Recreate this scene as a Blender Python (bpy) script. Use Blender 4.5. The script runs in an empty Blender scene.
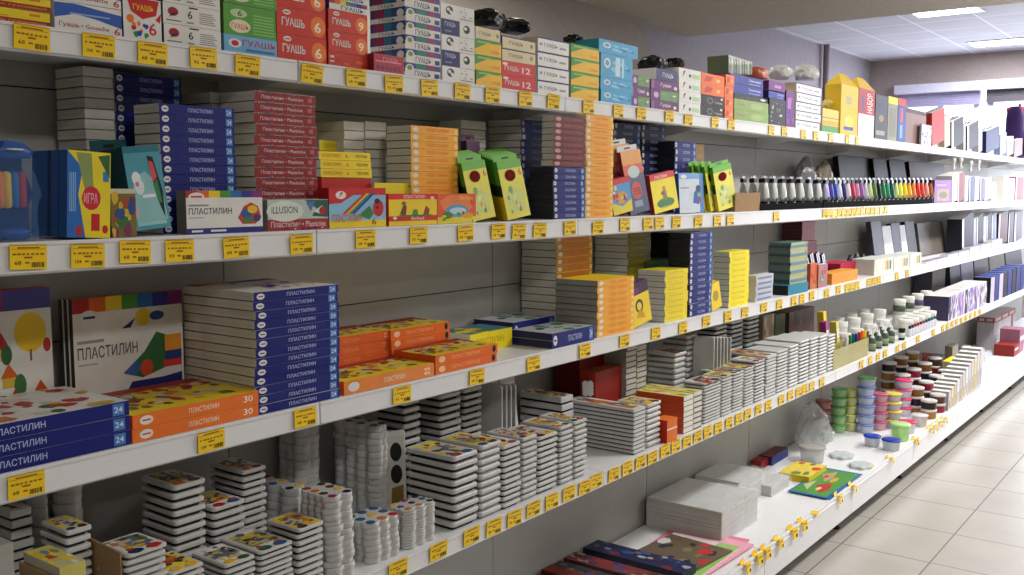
import bpy, math, random
from mathutils import Vector, Matrix, Euler
rnd = random.Random(11)
C = bpy.context.scene.collection

# ------------------------------------------------------------------ camera
EYE = Vector((0.0, -1.57, 1.55))
FPX, CX, CY = 985.0, 512.0, 287.5
PITCH = math.atan(97.5/FPX)
YAW = math.atan(743.0/math.hypot(FPX, 97.5))
FW = Vector((math.cos(YAW)*math.cos(PITCH), math.sin(YAW)*math.cos(PITCH), -math.sin(PITCH)))
RT = Vector((math.sin(YAW), -math.cos(YAW), 0.0))
UP = RT.cross(FW)
cd = bpy.data.cameras.new('camera'); cd.sensor_width = 36.0; cd.lens = FPX/1024*36.0
cd.clip_start = .05; cd.clip_end = 100
cam = bpy.data.objects.new('camera', cd); C.objects.link(cam)
m3 = Matrix((RT, UP, -FW)).transposed()
cam.matrix_world = Matrix.Translation(EYE) @ m3.to_4x4()
bpy.context.scene.camera = cam

def Xu(u, y, z):                      # world x on the line (y, z) seen in column u
    k = (u-CX)/FPX; q = RT-FW*k; P = Vector((0, y, z))-EYE
    return -(P.dot(q)-P.x*q.x)/q.x
def Yu(u, x, z):
    k = (u-CX)/FPX; q = RT-FW*k; P = Vector((x, 0, z))-EYE
    return -(P.dot(q)-P.y*q.y)/q.y + EYE.y
def Zv(v, x, y):
    k = (CY-v)/FPX; q = UP-FW*k; P = Vector((x, y, 0))-EYE
    return -(P.dot(q)-P.z*q.z)/q.z + EYE.z
def PT(u, v, z):                      # point of the horizontal plane z seen at (u, v)
    d = FW+RT*((u-CX)/FPX)+UP*((CY-v)/FPX); t = (z-EYE.z)/d.z
    return EYE+d*t

# ------------------------------------------------------------------ materials
MC = {}
def M(col, rough=.5, metal=0., trans=0., name='print', alpha=1., emit=0., spec=.32, coat=0., bump=0., var=.05):
    key = (tuple(round(c, 3) for c in col), rough, metal, trans, alpha, emit, spec, coat, bump)
    if key in MC: return MC[key]
    m = bpy.data.materials.new(name); m.use_nodes = True
    nt = m.node_tree; b = nt.nodes['Principled BSDF']
    lin = [((c/12.92) if c <= .04045 else ((c+.055)/1.055)**2.4) for c in col]
    tc = nt.nodes.new('ShaderNodeTexCoord'); nz = nt.nodes.new('ShaderNodeTexNoise')
    nz.inputs['Scale'].default_value = 22.; nz.inputs['Detail'].default_value = 2.
    nt.links.new(tc.outputs['Object'], nz.inputs['Vector'])
    cr = nt.nodes.new('ShaderNodeValToRGB')
    cr.color_ramp.elements[0].position = .3; cr.color_ramp.elements[1].position = .7
    cr.color_ramp.elements[0].color = [max(0, c*(1-var)) for c in lin]+[1]
    cr.color_ramp.elements[1].color = [min(1, c*(1+var)) for c in lin]+[1]
    nt.links.new(nz.outputs['Fac'], cr.inputs['Fac']); nt.links.new(cr.outputs['Color'], b.inputs['Base Color'])
    b.inputs['Roughness'].default_value = rough; b.inputs['Metallic'].default_value = metal
    b.inputs['Transmission Weight'].default_value = trans; b.inputs['Alpha'].default_value = alpha
    b.inputs['Specular IOR Level'].default_value = spec; b.inputs['Coat Weight'].default_value = coat
    if emit:
        b.inputs['Emission Color'].default_value = lin+[1]; b.inputs['Emission Strength'].default_value = emit
    if bump:
        n2 = nt.nodes.new('ShaderNodeTexNoise'); n2.inputs['Scale'].default_value = 40; n2.inputs['Detail'].default_value = 4
        nt.links.new(tc.outputs['Object'], n2.inputs['Vector'])
        bp = nt.nodes.new('ShaderNodeBump'); bp.inputs['Strength'].default_value = bump; bp.inputs['Distance'].default_value = .004
        nt.links.new(n2.outputs['Fac'], bp.inputs['Height']); nt.links.new(bp.outputs['Normal'], b.inputs['Normal'])
    MC[key] = m
    return m
STEEL = M((.91, .91, .915), .38, name='white_enamel_steel', var=.012)
BACK = M((.70, .70, .68), .55, name='grey_back_panel', var=.02)
DARK = M((.05, .05, .055), .6, name='dark_gap')
WPL = M((.86, .86, .86), .35, name='white_plastic')
CARD = M((.86, .85, .81), .8, name='white_cardboard')
KRAFT = M((.62, .50, .36), .85, name='brown_cardboard')
FILM = M((.9, .92, .95), .12, trans=.0, name='clear_film', alpha=.28, bump=.8)
CLEAR = M((.93, .95, .96), .1, name='clear_plastic', alpha=.38)

# ------------------------------------------------------------------ mesh builder
class MB:
    def __init__(s): s.v = []; s.f = []; s.m = []; s.mats = []; s.sm = []
    def mi(s, m):
        if not isinstance(m, bpy.types.Material): m = M(tuple(m))
        if m not in s.mats: s.mats.append(m)
        return s.mats.index(m)
    def poly(s, pts, m, smooth=False):
        i = len(s.v); s.v += [tuple(p) for p in pts]; s.f.append(list(range(i, i+len(pts)))); s.m.append(s.mi(m)); s.sm.append(smooth)
    def mesh(s, vs, fs, m, smooth=False):
        i = len(s.v); s.v += [tuple(p) for p in vs]; k = s.mi(m)
        for f in fs: s.f.append([i+a for a in f]); s.m.append(k); s.sm.append(smooth)
    def box(s, x0, x1, y0, y1, z0, z1, m, front=None, side=None, top=None):
        c = [(x0,y0,z0),(x1,y0,z0),(x1,y1,z0),(x0,y1,z0),(x0,y0,z1),(x1,y0,z1),(x1,y1,z1),(x0,y1,z1)]
        s.mesh(c, [(0,3,2,1),(1,2,6,5),(2,3,7,6)], m)
        s.mesh(c, [(0,1,5,4)], front or m); s.mesh(c, [(3,0,4,7)], side or m); s.mesh(c, [(4,5,6,7)], top or m)
    def prism(s, outl, prof, m, top=None, bot=None, smooth=False):   # prof: (inset distance, z)
        cx = sum(p[0] for p in outl)/len(outl); cy = sum(p[1] for p in outl)/len(outl)
        rx = max(abs(p[0]-cx) for p in outl); ry = max(abs(p[1]-cy) for p in outl); n = len(outl)
        vs = []
        for ins, z in prof:
            sx = (rx-ins)/rx; sy = (ry-ins)/ry
            vs += [(cx+(p[0]-cx)*sx, cy+(p[1]-cy)*sy, z) for p in outl]
        fs = [(k*n+i, k*n+(i+1) % n, (k+1)*n+(i+1) % n, (k+1)*n+i) for k in range(len(prof)-1) for i in range(n)]
        s.mesh(vs, fs, m, smooth)
        s.mesh(vs[:n], [list(range(n))[::-1]], bot or m); s.mesh(vs[-n:], [list(range(n))], top or m)
    def lathe(s, prof, m, n=14, c=(0, 0, 0), sx=1, sy=1, cap=True):
        vs = []
        for r, z in prof:
            vs += [(c[0]+r*sx*math.cos(2*math.pi*i/n), c[1]+r*sy*math.sin(2*math.pi*i/n), c[2]+z) for i in range(n)]
        s.mesh(vs, [(k*n+i, k*n+(i+1) % n, (k+1)*n+(i+1) % n, (k+1)*n+i) for k in range(len(prof)-1) for i in range(n)], m, True)
        if cap: s.mesh(vs[:n], [list(range(n))[::-1]], m); s.mesh(vs[-n:], [list(range(n))], m)
    def tube(s, path, r, m, n=6):
        vs = []; P = [Vector(p) for p in path]
        for i, p in enumerate(P):
            t = (P[min(i+1, len(P)-1)]-P[max(i-1, 0)]).normalized()
            a = t.orthogonal().normalized(); b = t.cross(a)
            vs += [p+a*r*math.cos(2*math.pi*k/n)+b*r*math.sin(2*math.pi*k/n) for k in range(n)]
        fs = [(j*n+k, j*n+(k+1) % n, (j+1)*n+(k+1) % n, (j+1)*n+k) for j in range(len(P)-1) for k in range(n)]
        s.mesh(vs, fs+[list(range(n))[::-1], list(range(len(vs)-n, len(vs)))], m, True)
    def data(s, name):
        me = bpy.data.meshes.new(name); me.from_pydata(s.v, [], s.f)
        for m in s.mats: me.materials.append(m)
        me.polygons.foreach_set('material_index', s.m); me.polygons.foreach_set('use_smooth', s.sm); me.update()
        return me
    def build(s, name, parent=None, loc=(0, 0, 0), rot=(0, 0, 0)):
        return link(name, s.data(name), parent, loc, rot)
def link(name, me, parent=None, loc=(0, 0, 0), rot=(0, 0, 0)):
    o = bpy.data.objects.new(name, me); C.objects.link(o); o.location = loc; o.rotation_euler = rot
    if parent: o.parent = parent
    return o
USED = {}
def tag(o, label, cat, group=None):
    n = len(label.replace(',', ' ').split())
    if not 4 <= n <= 16: print('LABEL LENGTH', n, label)
    if label in USED: print('LABEL TWICE', label)
    USED[label] = 1
    o['label'] = label; o['category'] = cat
    if group: o['group'] = group
    return o
def struct(o): o['kind'] = 'structure'; return o
def empty(name, loc=(0, 0, 0), rz=0): 
    o = bpy.data.objects.new(name, None); C.objects.link(o); o.location = loc; o.rotation_euler = (0, 0, rz); o.empty_display_size = .03
    return o
def copy_thing(src, loc, rot, label=None, cat=None, group=None):
    o = src.copy(); C.objects.link(o); o.location = loc; o.rotation_euler = rot
    for ch in list(src.children):
        c = ch.copy(); C.objects.link(c); c.parent = o
        for g in ch.children:
            d = g.copy(); C.objects.link(d); d.parent = c
    if label: tag(o, label, cat or src['category'], group)
    return o

# ------------------------------------------------------------------ lettering and printed faces
TC = {}
def glyphs(txt, bold=0.0):
    if (txt, bold) in TC: return TC[(txt, bold)]
    cu = bpy.data.curves.new('t', 'FONT'); cu.body = txt; cu.resolution_u = 2; cu.offset = bold
    ob = bpy.data.objects.new('t', cu); C.objects.link(ob); bpy.context.view_layer.update()
    me = ob.evaluated_get(bpy.context.evaluated_depsgraph_get()).to_mesh()
    vs = [(v.co.x, v.co.y) for v in me.vertices]; fs = [tuple(p.vertices) for p in me.polygons]
    ob.evaluated_get(bpy.context.evaluated_depsgraph_get()).to_mesh_clear()
    bpy.data.objects.remove(ob); bpy.data.curves.remove(cu)
    x0 = min(v[0] for v in vs); x1 = max(v[0] for v in vs); y0 = min(v[1] for v in vs); y1 = max(v[1] for v in vs)
    vs = [((a-x0)/(x1-x0), (b-y0)/(y1-y0)) for a, b in vs]
    TC[(txt, bold)] = (vs, fs); return TC[(txt, bold)]
def decals(mb, mapf, ops, e=.00018):
    """mapf(u, v, lift) -> point; ops in face coordinates 0..1"""
    for k, op in enumerate(ops):
        t = op[0]; L = e+k*.00001
        if t == 'r': _, x0, y0, x1, y1, col = op; mb.poly([mapf(x0,y0,L), mapf(x1,y0,L), mapf(x1,y1,L), mapf(x0,y1,L)], col)
        elif t == 'e':
            _, cx, cy, rx, ry, col = op; n = 14
            mb.poly([mapf(cx+rx*math.cos(2*math.pi*i/n), cy+ry*math.sin(2*math.pi*i/n), L) for i in range(n)], col)
        elif t == 'p': mb.poly([mapf(a, b, L) for a, b in op[1]], op[2])
        elif t == 't':
            _, s, x0, y0, x1, y1, col = op[:7]; vs, fs = glyphs(s, op[7] if len(op) > 7 else .01)
            mb.mesh([mapf(x0+(x1-x0)*a, y0+(y1-y0)*b, L) for a, b in vs], fs, col)
        elif t == 'tv':                                   # lettering that climbs up the face
            _, s, x0, y0, x1, y1, col = op; vs, fs = glyphs(s, .015)
            mb.mesh([mapf(x1-(x1-x0)*b, y0+(y1-y0)*a, L) for a, b in vs], fs, col)
def boxmesh(w, d, h, sp):
    """centred on its base; sp: front, side, top, other colours and fd, sd, td prints"""
    mb = MB(); g = lambda k, q=None: sp.get(k) if sp.get(k) is not None else q
    oth = g('other', CARD); mb.box(-w/2, w/2, -d/2, d/2, 0, h, oth, g('front', oth), g('side', oth), g('top', oth))
    decals(mb, lambda u, v, L: (-w/2+u*w, -d/2-L, v*h), sp.get('fd', []))
    decals(mb, lambda u, v, L: (-w/2-L, d/2-u*d, v*h), sp.get('sd', []))
    decals(mb, lambda u, v, L: (-w/2+u*w, -d/2+v*d, h+L), sp.get('td', []))
    return mb
ORD = ['topmost', 'second', 'third', 'fourth', 'fifth', 'sixth', 'seventh', 'eighth', 'ninth', 'tenth']+['%dth' % i for i in range(11, 60)]
def nth(i, n):
    if n == 1: return ''
    if i == n-1: return ', lowest in '
    return ', topmost in ' if i == 0 else ', %s down in ' % ORD[i]

# ------------------------------------------------------------------ shelf levels: surface height, front edge
SH = {'A': (1.820, .047), 'B': (1.467, .0), 'C': (1.099, .0), 'D': (.731, -.094), 'E': (.214, -.188)}
LIPB = {'A': 1.774, 'B': 1.414, 'C': 1.048, 'D': .684}
YB = .312
NEXT = {'A': 9., 'B': 1.789, 'C': 1.436, 'D': 1.068, 'E': .700}
def span(sh, u0, u1, us=None, dep=None, yf=None, dy=.014, z=None):
    zs, fr = SH[sh]; z = zs if z is None else z; yf = fr+dy if yf is None else yf
    x0 = Xu(u0, yf, z); x1 = Xu(u1, yf, z)
    if us is not None: dep = Yu(us, x0, z)-yf
    dep = max(.01, min(dep or .15, YB-.008-yf))
    return x0, x1, yf, dep, z
def stack(name, sp, sh, u0, u1, vt, n, what, where, cat, us=None, dep=None, yf=None, z=None, jit=1., group=None, gap=.0006, dy=.014, builder=boxmesh):
    x0, x1, yf, d, z = span(sh, u0, u1, us, dep, yf, dy, z)
    H = Zv(vt, x0, yf)-z; h = H/n; w = x1-x0-.0008
    while H > 0 and z+H > NEXT[sh]-.004 and n > 1: n -= 1; H = h*n
    if H <= 0 or w <= 0: print('BAD STACK', name, where, H, w); return None
    alts = sp if isinstance(sp, list) else [sp]
    ms = [builder(w, d, h-gap, s) for s in alts]; ms = [m.data(name) if isinstance(m, MB) else m for m in ms]
    top = None
    for i in range(n):                                   # i counts from the top
        k = n-1-i
        jx = rnd.uniform(-.0016, .0016)*jit; jy = rnd.uniform(0, .003)*jit; jr = math.radians(rnd.uniform(-.7, .7))*jit
        o = link(name, ms[i % len(ms)], None, ((x0+x1)/2+jx, yf+d/2+jy, z+k*h+.0006), (0, 0, jr))
        wd = what if isinstance(what, str) else what[i % len(what)]
        tag(o, wd+(nth(i, n)+where if n > 1 else ' '+where), cat, (group or where) if n > 1 else group)
        if i == 0: top = o
    return dict(x0=x0, x1=x1, yf=yf, d=d, z=z, H=H, h=h, top=top)
def stand(name, sp, sh, u0, u1, vt, label, cat, us=None, dep=None, yf=None, z=None, lean=0, roll=0, yaw=0, dy=.014, group=None):
    """one box standing (or lying) on a shelf; lean tips its top backwards, roll tips it sideways (degrees)"""
    x0, x1, yf, d, z = span(sh, u0, u1, us, dep, yf, dy, z)
    H = min(Zv(vt, x0, yf)-z, NEXT[sh]-.006-z)
    if H <= 0 or x1 <= x0: print('BAD STAND', label, H, x1-x0); return None
    w = x1-x0; a = math.radians(lean); b = math.radians(roll)
    mb = boxmesh(w, d, H, sp)
    # keep the lowest corner on the shelf
    o = mb.build(name, None, ((x0+x1)/2, yf+d/2, z+(d/2)*abs(math.sin(a))+(w/2)*abs(math.sin(b))+.0005), (-a, b, math.radians(yaw)))
    return tag(o, label, cat, group)
# ------------------------------------------------------------------ the room
def tilemat(name, c1, c2, sx, sy, ox, oy, gw=.004, rough=.3, lines=None):
    m = bpy.data.materials.new(name); m.use_nodes = True; nt = m.node_tree; b = nt.nodes['Principled BSDF']
    tc = nt.nodes.new('ShaderNodeTexCoord'); mp = nt.nodes.new('ShaderNodeMapping')
    mp.inputs['Location'].default_value = (-ox, -oy, 0)
    nt.links.new(tc.outputs['Object'], mp.inputs['Vector'])
    br = nt.nodes.new('ShaderNodeTexBrick'); br.offset = 0; br.inputs['Scale'].default_value = 1
    br.inputs['Brick Width'].default_value = sx; br.inputs['Row Height'].default_value = sy
    br.inputs['Mortar Size'].default_value = gw; br.inputs['Mortar Smooth'].default_value = .2
    br.inputs['Color1'].default_value = c1; br.inputs['Color2'].default_value = c1; br.inputs['Mortar'].default_value = c2
    nt.links.new(mp.outputs['Vector'], br.inputs['Vector'])
    nz = nt.nodes.new('ShaderNodeTexNoise'); nz.inputs['Scale'].default_value = 3.5; nz.inputs['Detail'].default_value = 5
    nt.links.new(tc.outputs['Object'], nz.inputs['Vector'])
    mx = nt.nodes.new('ShaderNodeMix'); mx.data_type = 'RGBA'; mx.blend_type = 'MULTIPLY'; mx.inputs['Factor'].default_value = .25
    cr = nt.nodes.new('ShaderNodeValToRGB'); cr.color_ramp.elements[0].position = .35; cr.color_ramp.elements[1].position = .65
    cr.color_ramp.elements[0].color = (.72, .70, .68, 1); cr.color_ramp.elements[1].color = (1, 1, 1, 1)
    nt.links.new(nz.outputs['Fac'], cr.inputs['Fac'])
    nt.links.new(br.outputs['Color'], mx.inputs['A']); nt.links.new(cr.outputs['Color'], mx.inputs['B'])
    nt.links.new(mx.outputs['Result'], b.inputs['Base Color']); b.inputs['Roughness'].default_value = rough
    return m
FLOOR = tilemat('ceramic_floor_tiles', (.46, .435, .39, 1), (.20, .18, .155, 1), .425, .37, 4.235, -.575, .0035, .22)
CEIL = tilemat('suspended_ceiling_tiles', (.50, .50, .55, 1), (.74, .74, .80, 1), .6, .6, .28, .06, .012, .8)
WALL = M((.60, .565, .53), .85, name='grey_beige_wall_paint', bump=.05)
WALL2 = M((.60, .575, .60), .85, name='daylight_tinted_wall_paint', bump=.05)  # further length of the long wall, lilac cast of daylight put into its colour
SOFF = M((.68, .64, .56), .85, name='beige_soffit_paint', bump=.05)
def slab(name, x0, x1, y0, y1, z0, z1, m, kind=True):
    mb = MB(); mb.box(x0, x1, y0, y1, z0, z1, m); o = mb.build(name)
    if kind: struct(o)
    return o
XN, XF, YW, YO = -2.5, 13.2, 2.52, -5.2
ZS, ZC = 2.90, 3.21
slab('floor', XN, XF, YO, YW, -.1, 0, FLOOR)
XB = 8.05
slab('ceiling', XB, XF, YO, YW, ZC, ZC+.1, CEIL)
slab('ceiling', XN, XB, YO, YW, ZS, ZC+.1, SOFF)
# long wall behind the shelving: nearer length stands a little proud and ends in a corner
xw = Xu(646, YW-.12, 2.6)
slab('wall_left', XN, xw, YW-.12, YW+.1, 0, ZS, WALL)
slab('wall_left', xw, XF, YW, YW+.1, 0, ZC, WALL2)
slab('wall_right', XN, XF, YO-.1, YO, 0, ZC, WALL)
slab('wall_near', XN-.1, XN, YO, YW, 0, ZC, WALL)
# far wall with two windows
wz0, wz1 = .95, 2.42
w1 = (Yu(1021, XF, 2.2), Yu(899, XF, 2.2))
zt = Zv(102, XF, .9)
FARW = M((.62, .57, .55), .85, name='rose_beige_wall_paint', bump=.05)
mb = MB()
ZT = Zv(88, XF, 1.2)
ys = [YO, -3.4, w1[0]-2.2, w1[0]-.12, w1[0]-.12, w1[1], YW]
mb.box(XF, XF+.2, YO, YW, ZT, ZC+.1, FARW); mb.box(XF, XF+.2, YO, YW, 0, .9, FARW)
mb.box(XF, XF+.2, w1[1], YW, .9, ZT, FARW); mb.box(XF, XF+.2, YO, -3.4, .9, ZT, FARW)
struct(mb.build('wall_far'))
WINF = M((.80, .79, .86), .4, name='white_window_frame')
BLIND = M((.62, .60, .72), .5, name='lilac_blind')
BLIND2 = M((.36, .34, .36), .5, name='dark_blind')
def window(name, y0, y1, z0, z1, blind, zb):
    e = empty(name, (XF+.1, (y0+y1)/2, z0)); struct(e)
    mb = MB(); q = (y1-y0)/2; H = z1-z0
    for a, b, c, d in ((-q, -q+.07, 0, H), (q-.07, q, 0, H), (-q+.07, q-.07, 0, .07), (-q+.07, q-.07, H-.07, H), (-.03, .03, .07, H-.07)):
        mb.box(-.03, .03, a, b, c, d, WINF)
    mb.build('window_frame', e)
    g = MB(); g.box(-.004, .004, -q+.07, q-.07, .07, H-.07, M((1, 1, 1), .02, alpha=.12, name='window_glass')); g.build('glass', e)
    bl = MB(); nn = 7; bh = (z1-zb)
    for i in range(nn): bl.box(-.10, -.06, -q, q, H-bh+i*bh/nn+.003, H-bh+(i+1)*bh/nn, blind)
    bl.build('rolled_blind', e)
ym = Yu(983, XF, 2.3)
window('window_1', ym+.06, w1[1], .9, ZT, BLIND, Zv(103, XF, .9))
window('window_2', -3.4, ym-.02, .9, ZT, BLIND2, Zv(99, XF, .3))
mb = MB(); mb.box(-.12, 0, -3.4-ym, w1[1]-ym+.05, -.05, .06, WINF); struct(mb.build('trim_1', None, (XF, ym, ZT+.02)))
mb = MB(); mb.box(-.18, 0, -3.4-ym, w1[1]-ym+.05, -.03, 0, WINF); struct(mb.build('trim_2', None, (XF, ym, .9)))
# pipe in the far corner
pm = MB(); pm.lathe([(.035, 0), (.035, ZC)], M((.50, .44, .46), .6, name='painted_pipe'), 12)
xp = Xu(826, YW-.06, 2.9)
tag(pm.build('riser_pipe', None, (xp, YW-.06, 0)), 'grey vertical pipe running up the pale back wall', 'pipe')

# ceiling lights (really there, recessed in the tiles), lamps of the near ceiling and two added ones behind the shelving
LAMPW = M((.95, .97, 1.), .4, name='lit_diffuser', emit=9.)
def ceil_light(x0, x1, y0, y1, z, label, em=LAMPW, grp=None):
    e = empty('ceiling_light', ((x0+x1)/2, (y0+y1)/2, z)); w = (x1-x0)/2; d = (y1-y0)/2
    f = MB()
    for a, b, c, g in ((-w, w, -d, -d+.02), (-w, w, d-.02, d), (-w, -w+.02, -d+.02, d-.02), (w-.02, w, -d+.02, d-.02)): f.box(a, b, c, g, -.012, -.001, WPL)
    f.build('frame', e); g = MB(); g.box(-w+.02, w-.02, -d+.02, d-.02, -.009, -.002, em); g.build('diffuser', e)
    tag(e, label, 'ceiling light', grp); return e
k = 1.6/1.02
p1 = PT(919, 17, ZC); p2 = PT(986.7, 11, ZC); q1 = PT(975, 46.8, ZC); q2 = PT(966.8, 41.8, ZC)
ceil_light(p1.x-.58, p1.x, p2.y, p1.y, ZC, 'lit ceiling panel nearer the beige ceiling drop')
ceil_light(q2.x, q1.x, q1.y-.6, q1.y, ZC, 'lit ceiling panel nearest the windows')
for i, y in enumerate((-1.3, -3.1)):
    ceil_light(10.4, 11.0, y-.3, y+.3, ZC, 'lit ceiling panel out over the far aisle, %s' % ('nearer the shelves' if i == 0 else 'further from the shelves'))
def area(name, loc, sx, sy, power, col=(1, 1, 1), rot=(0, 0, 0)):
    l = bpy.data.lights.new(name, 'AREA'); l.shape = 'RECTANGLE'; l.size = sx; l.size_y = sy; l.energy = power; l.color = col
    o = bpy.data.objects.new(name, l); C.objects.link(o); o.location = loc; o.rotation_euler = rot
    return o
LP = [(.6, -2.3, 13), (4.4, -1.7, 40), (7.4, -1.5, 62), (4.4, -3.8, 16), (10.6, -1.3, 80), (11.9, .8, 45), (2.3, 1.3, 12), (4.3, 1.5, 20)]  # last two are unseen lamps, added behind the shelving to brighten the wall
LK = 1.72
for x, y, p in LP: area('ceiling_lamp_light', (x, y, (ZS if x < XB else ZC)-.03), 1.2, .3, p*LK, (1., .988, .97) if x < XB else (.90, .92, 1.))
for i, (x, y, p) in enumerate(LP[:4]+LP[6:]):
    ceil_light(x-.62, x+.62, y-.16, y+.16, ZS, 'long lamp on the beige ceiling above the aisle, %s' % ('nearest', 'second', 'third', 'over the far side', 'first added behind the shelving', 'second added behind the shelving')[i], M((1, .97, .92), .4, name='warm_diffuser', emit=3.))
# daylight
w = bpy.data.worlds.new('World'); bpy.context.scene.world = w; w.use_nodes = True
bg = w.node_tree.nodes['Background']; bg.inputs['Color'].default_value = (.86, .90, 1., 1); bg.inputs['Strength'].default_value = 3.0
for y0, y1, nm in ((-3.4, w1[1], 'window_daylight'),):
    o = area(nm, (XF+.35, (y0+y1)/2, 1.65), 1.5, y1-y0, 190, (.80, .86, 1.), (0, math.radians(90), 0))
    o.rotation_euler = (0, math.radians(90), 0)
sc = bpy.context.scene
sc.view_settings.view_transform = 'Standard'; sc.view_settings.look = 'None'; sc.view_settings.gamma = 1; sc.view_settings.exposure = 0
sc.view_settings.use_curve_mapping = False
sc.cycles.max_bounces = 8; sc.cycles.diffuse_bounces = 4; sc.cycles.transparent_max_bounces = 12

# ------------------------------------------------------------------ the shelving: one bay = one unit
P0, BW = .405, 1.003
BAYN = ['first', 'second', 'third', 'fourth', 'fifth', 'sixth', 'seventh', 'eighth', 'ninth', 'tenth', 'eleventh']
NB = 11
def board(sh, w):
    z, fr = SH[sh]; mb = MB(); g = .0018; t = .028
    d = YB-.004-fr
    lb = LIPB[sh]-z
    pts = [(0, 0), (0, lb+.004), (.004, lb), (.014, lb), (.014, -t), (d, -t), (d, 0)]          # (y, z) folded steel section
    a = [(-w/2+g, p[0], p[1]) for p in pts]; b = [(w/2-g, p[0], p[1]) for p in pts]; n = len(pts)
    mb.mesh(a+b, [(i, (i+1) % n, n+(i+1) % n, n+i) for i in range(n)], STEEL)
    mb.mesh(a, [list(range(n))[::-1]], STEEL); mb.mesh(b, [list(range(n))], STEEL)
    return mb, d
proto = {}
for i in range(NB):
    xc = P0+BW*(i+.5)
    u = empty('shelving_unit', (xc, YB, 0)); tag(u, 'white steel wall shelving bay with five shelves, %s bay from the left' % BAYN[i], 'shelving', 'shelving bays along the wall')
    if not proto:
        pb = MB()
        for z0, z1 in ((.10, .62), (.62, 1.25), (1.25, 1.745), (1.745, 1.86)):
            pb.box(-BW/2+.0015, BW/2-.0015, .004, .03, z0+.0015, z1-.0015, BACK)
        pb.box(-BW/2, BW/2, .012, .028, .10, 1.86, DARK)
        proto['back_panel'] = pb.data('back_panel')
        up = MB(); up.box(-.015, .015, .032, .09, 0, 1.88, STEEL)
        proto['upright'] = up.data('upright')
        for sh in 'ABCD':
            mb, d = board(sh, BW); proto[sh] = mb.data('shelf_board')
            br = MB(); pr = [(-.002, -.028), (-d+.03, -.028), (-d+.03, -.036), (-.002, -.075)]; t = .0012
            a = [(-t, p[0], p[1]) for p in pr]; b = [(t, p[0], p[1]) for p in pr]
            br.mesh(a+b, [(3, 2, 1, 0), (4, 5, 6, 7)]+[(k, (k+1) % 4, 4+(k+1) % 4, 4+k) for k in range(4)], STEEL)
            proto['br'+sh] = br.data('bracket')
            rl = MB(); z, fr = SH[sh]; hh = z-LIPB[sh]
            rl.box(-BW/2+.004, BW/2-.004, -.0022, -.0005, -hh+.004, -hh+.0065, M((.90, .90, .90), .3, name='price_rail'))
            rl.box(-BW/2+.004, BW/2-.004, -.0022, -.0005, -.006, -.003, M((.90, .90, .90), .3))
            proto['rl'+sh] = rl.data('price_rail')
        z, fr = SH['E']; d = YB-fr
        mb = MB(); mb.box(-BW/2+.002, BW/2-.002, .016, d-.004, -.03, 0, STEEL)
        proto['E'] = mb.data('base_shelf')
        mb = MB(); mb.box(-BW/2+.002, BW/2-.002, 0, .014, -(z-.085), 0, STEEL); mb.box(-BW/2+.002, BW/2-.002, -.003, 0, -.022, -.014, STEEL)
        proto['kick'] = mb.data('kick_plate')
        ft = MB(); ft.lathe([(.018, 0), (.018, .01), (.008, .016), (.008, .11)], DARK, 10); proto['foot'] = ft.data('foot')
        bs = MB(); bs.box(-.02, .02, -d+.06, 0, .062, .10, STEEL); proto['leg'] = bs.data('base_leg')
    link('back_panel', proto['back_panel'], u)
    link('upright', proto['upright'], u, (-BW/2, 0, 0))
    for sh in 'ABCD':
        z, fr = SH[sh]; o = link('shelf_board', proto[sh], u, (0, fr-YB, z))
        link('price_rail', proto['rl'+sh], o)
        for s in (-1, 1): link('bracket', proto['br'+sh], o, (s*(BW/2-.003), YB-fr, 0))
    z, fr = SH['E']; o = link('base_shelf', proto['E'], u, (0, fr-YB, z)); link('kick_plate', proto['kick'], o)
    link('base_leg', proto['leg'], u, (-BW/2, 0, 0)); link('foot', proto['foot'], u, (-BW/2, fr-YB+.07, 0)); link('foot', proto['foot'], u, (-BW/2, -.05, 0))

# ------------------------------------------------------------------ price tags
TY = M((.98, .82, .12), .35, name='yellow_price_paper'); TK = (.25, .18, .10); TR = (.62, .38, .08)
def tagmesh(w, h, v):
    mb = MB(); mb.box(-w/2, w/2, -.0010, 0, -h/2, h/2, TY)
    r = random.Random(v); ops = [('r', .05, .84, .95, .86, TR), ('r', .2, .88, .8, .94, TR)]
    for k in range(7): ops.append(('r', .07+k*.125, .60, .07+k*.125+r.uniform(.06, .11), .68, TR))
    ops += [('r', .38, .46, .60, .54, TR), ('t', r.choice(['31.5', '104', '68', '93', '42']), .12, .20, .30, .36, TK), ('r', .40, .24, .52, .32, TR)]
    for k in range(11): ops.append(('r', .58+k*.032, .08, .58+k*.032+r.choice([.012, .02, .026]), .30, TK))
    decals(mb, lambda u, q, L: (-w/2+u*w, -.001-L, -h/2+q*h), ops, .00012)
    mb.poly([(-w/2, 0.0012, h/2), (w/2, .0012, h/2), (w/2, -.001, h/2+.002), (-w/2, -.001, h/2+.002)], TY)
    return mb.data('price_tag')
TM = {}
SN = {'A': 'top shelf', 'B': 'second shelf', 'C': 'third shelf', 'D': 'fourth shelf', 'E': 'bottom shelf'}
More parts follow.
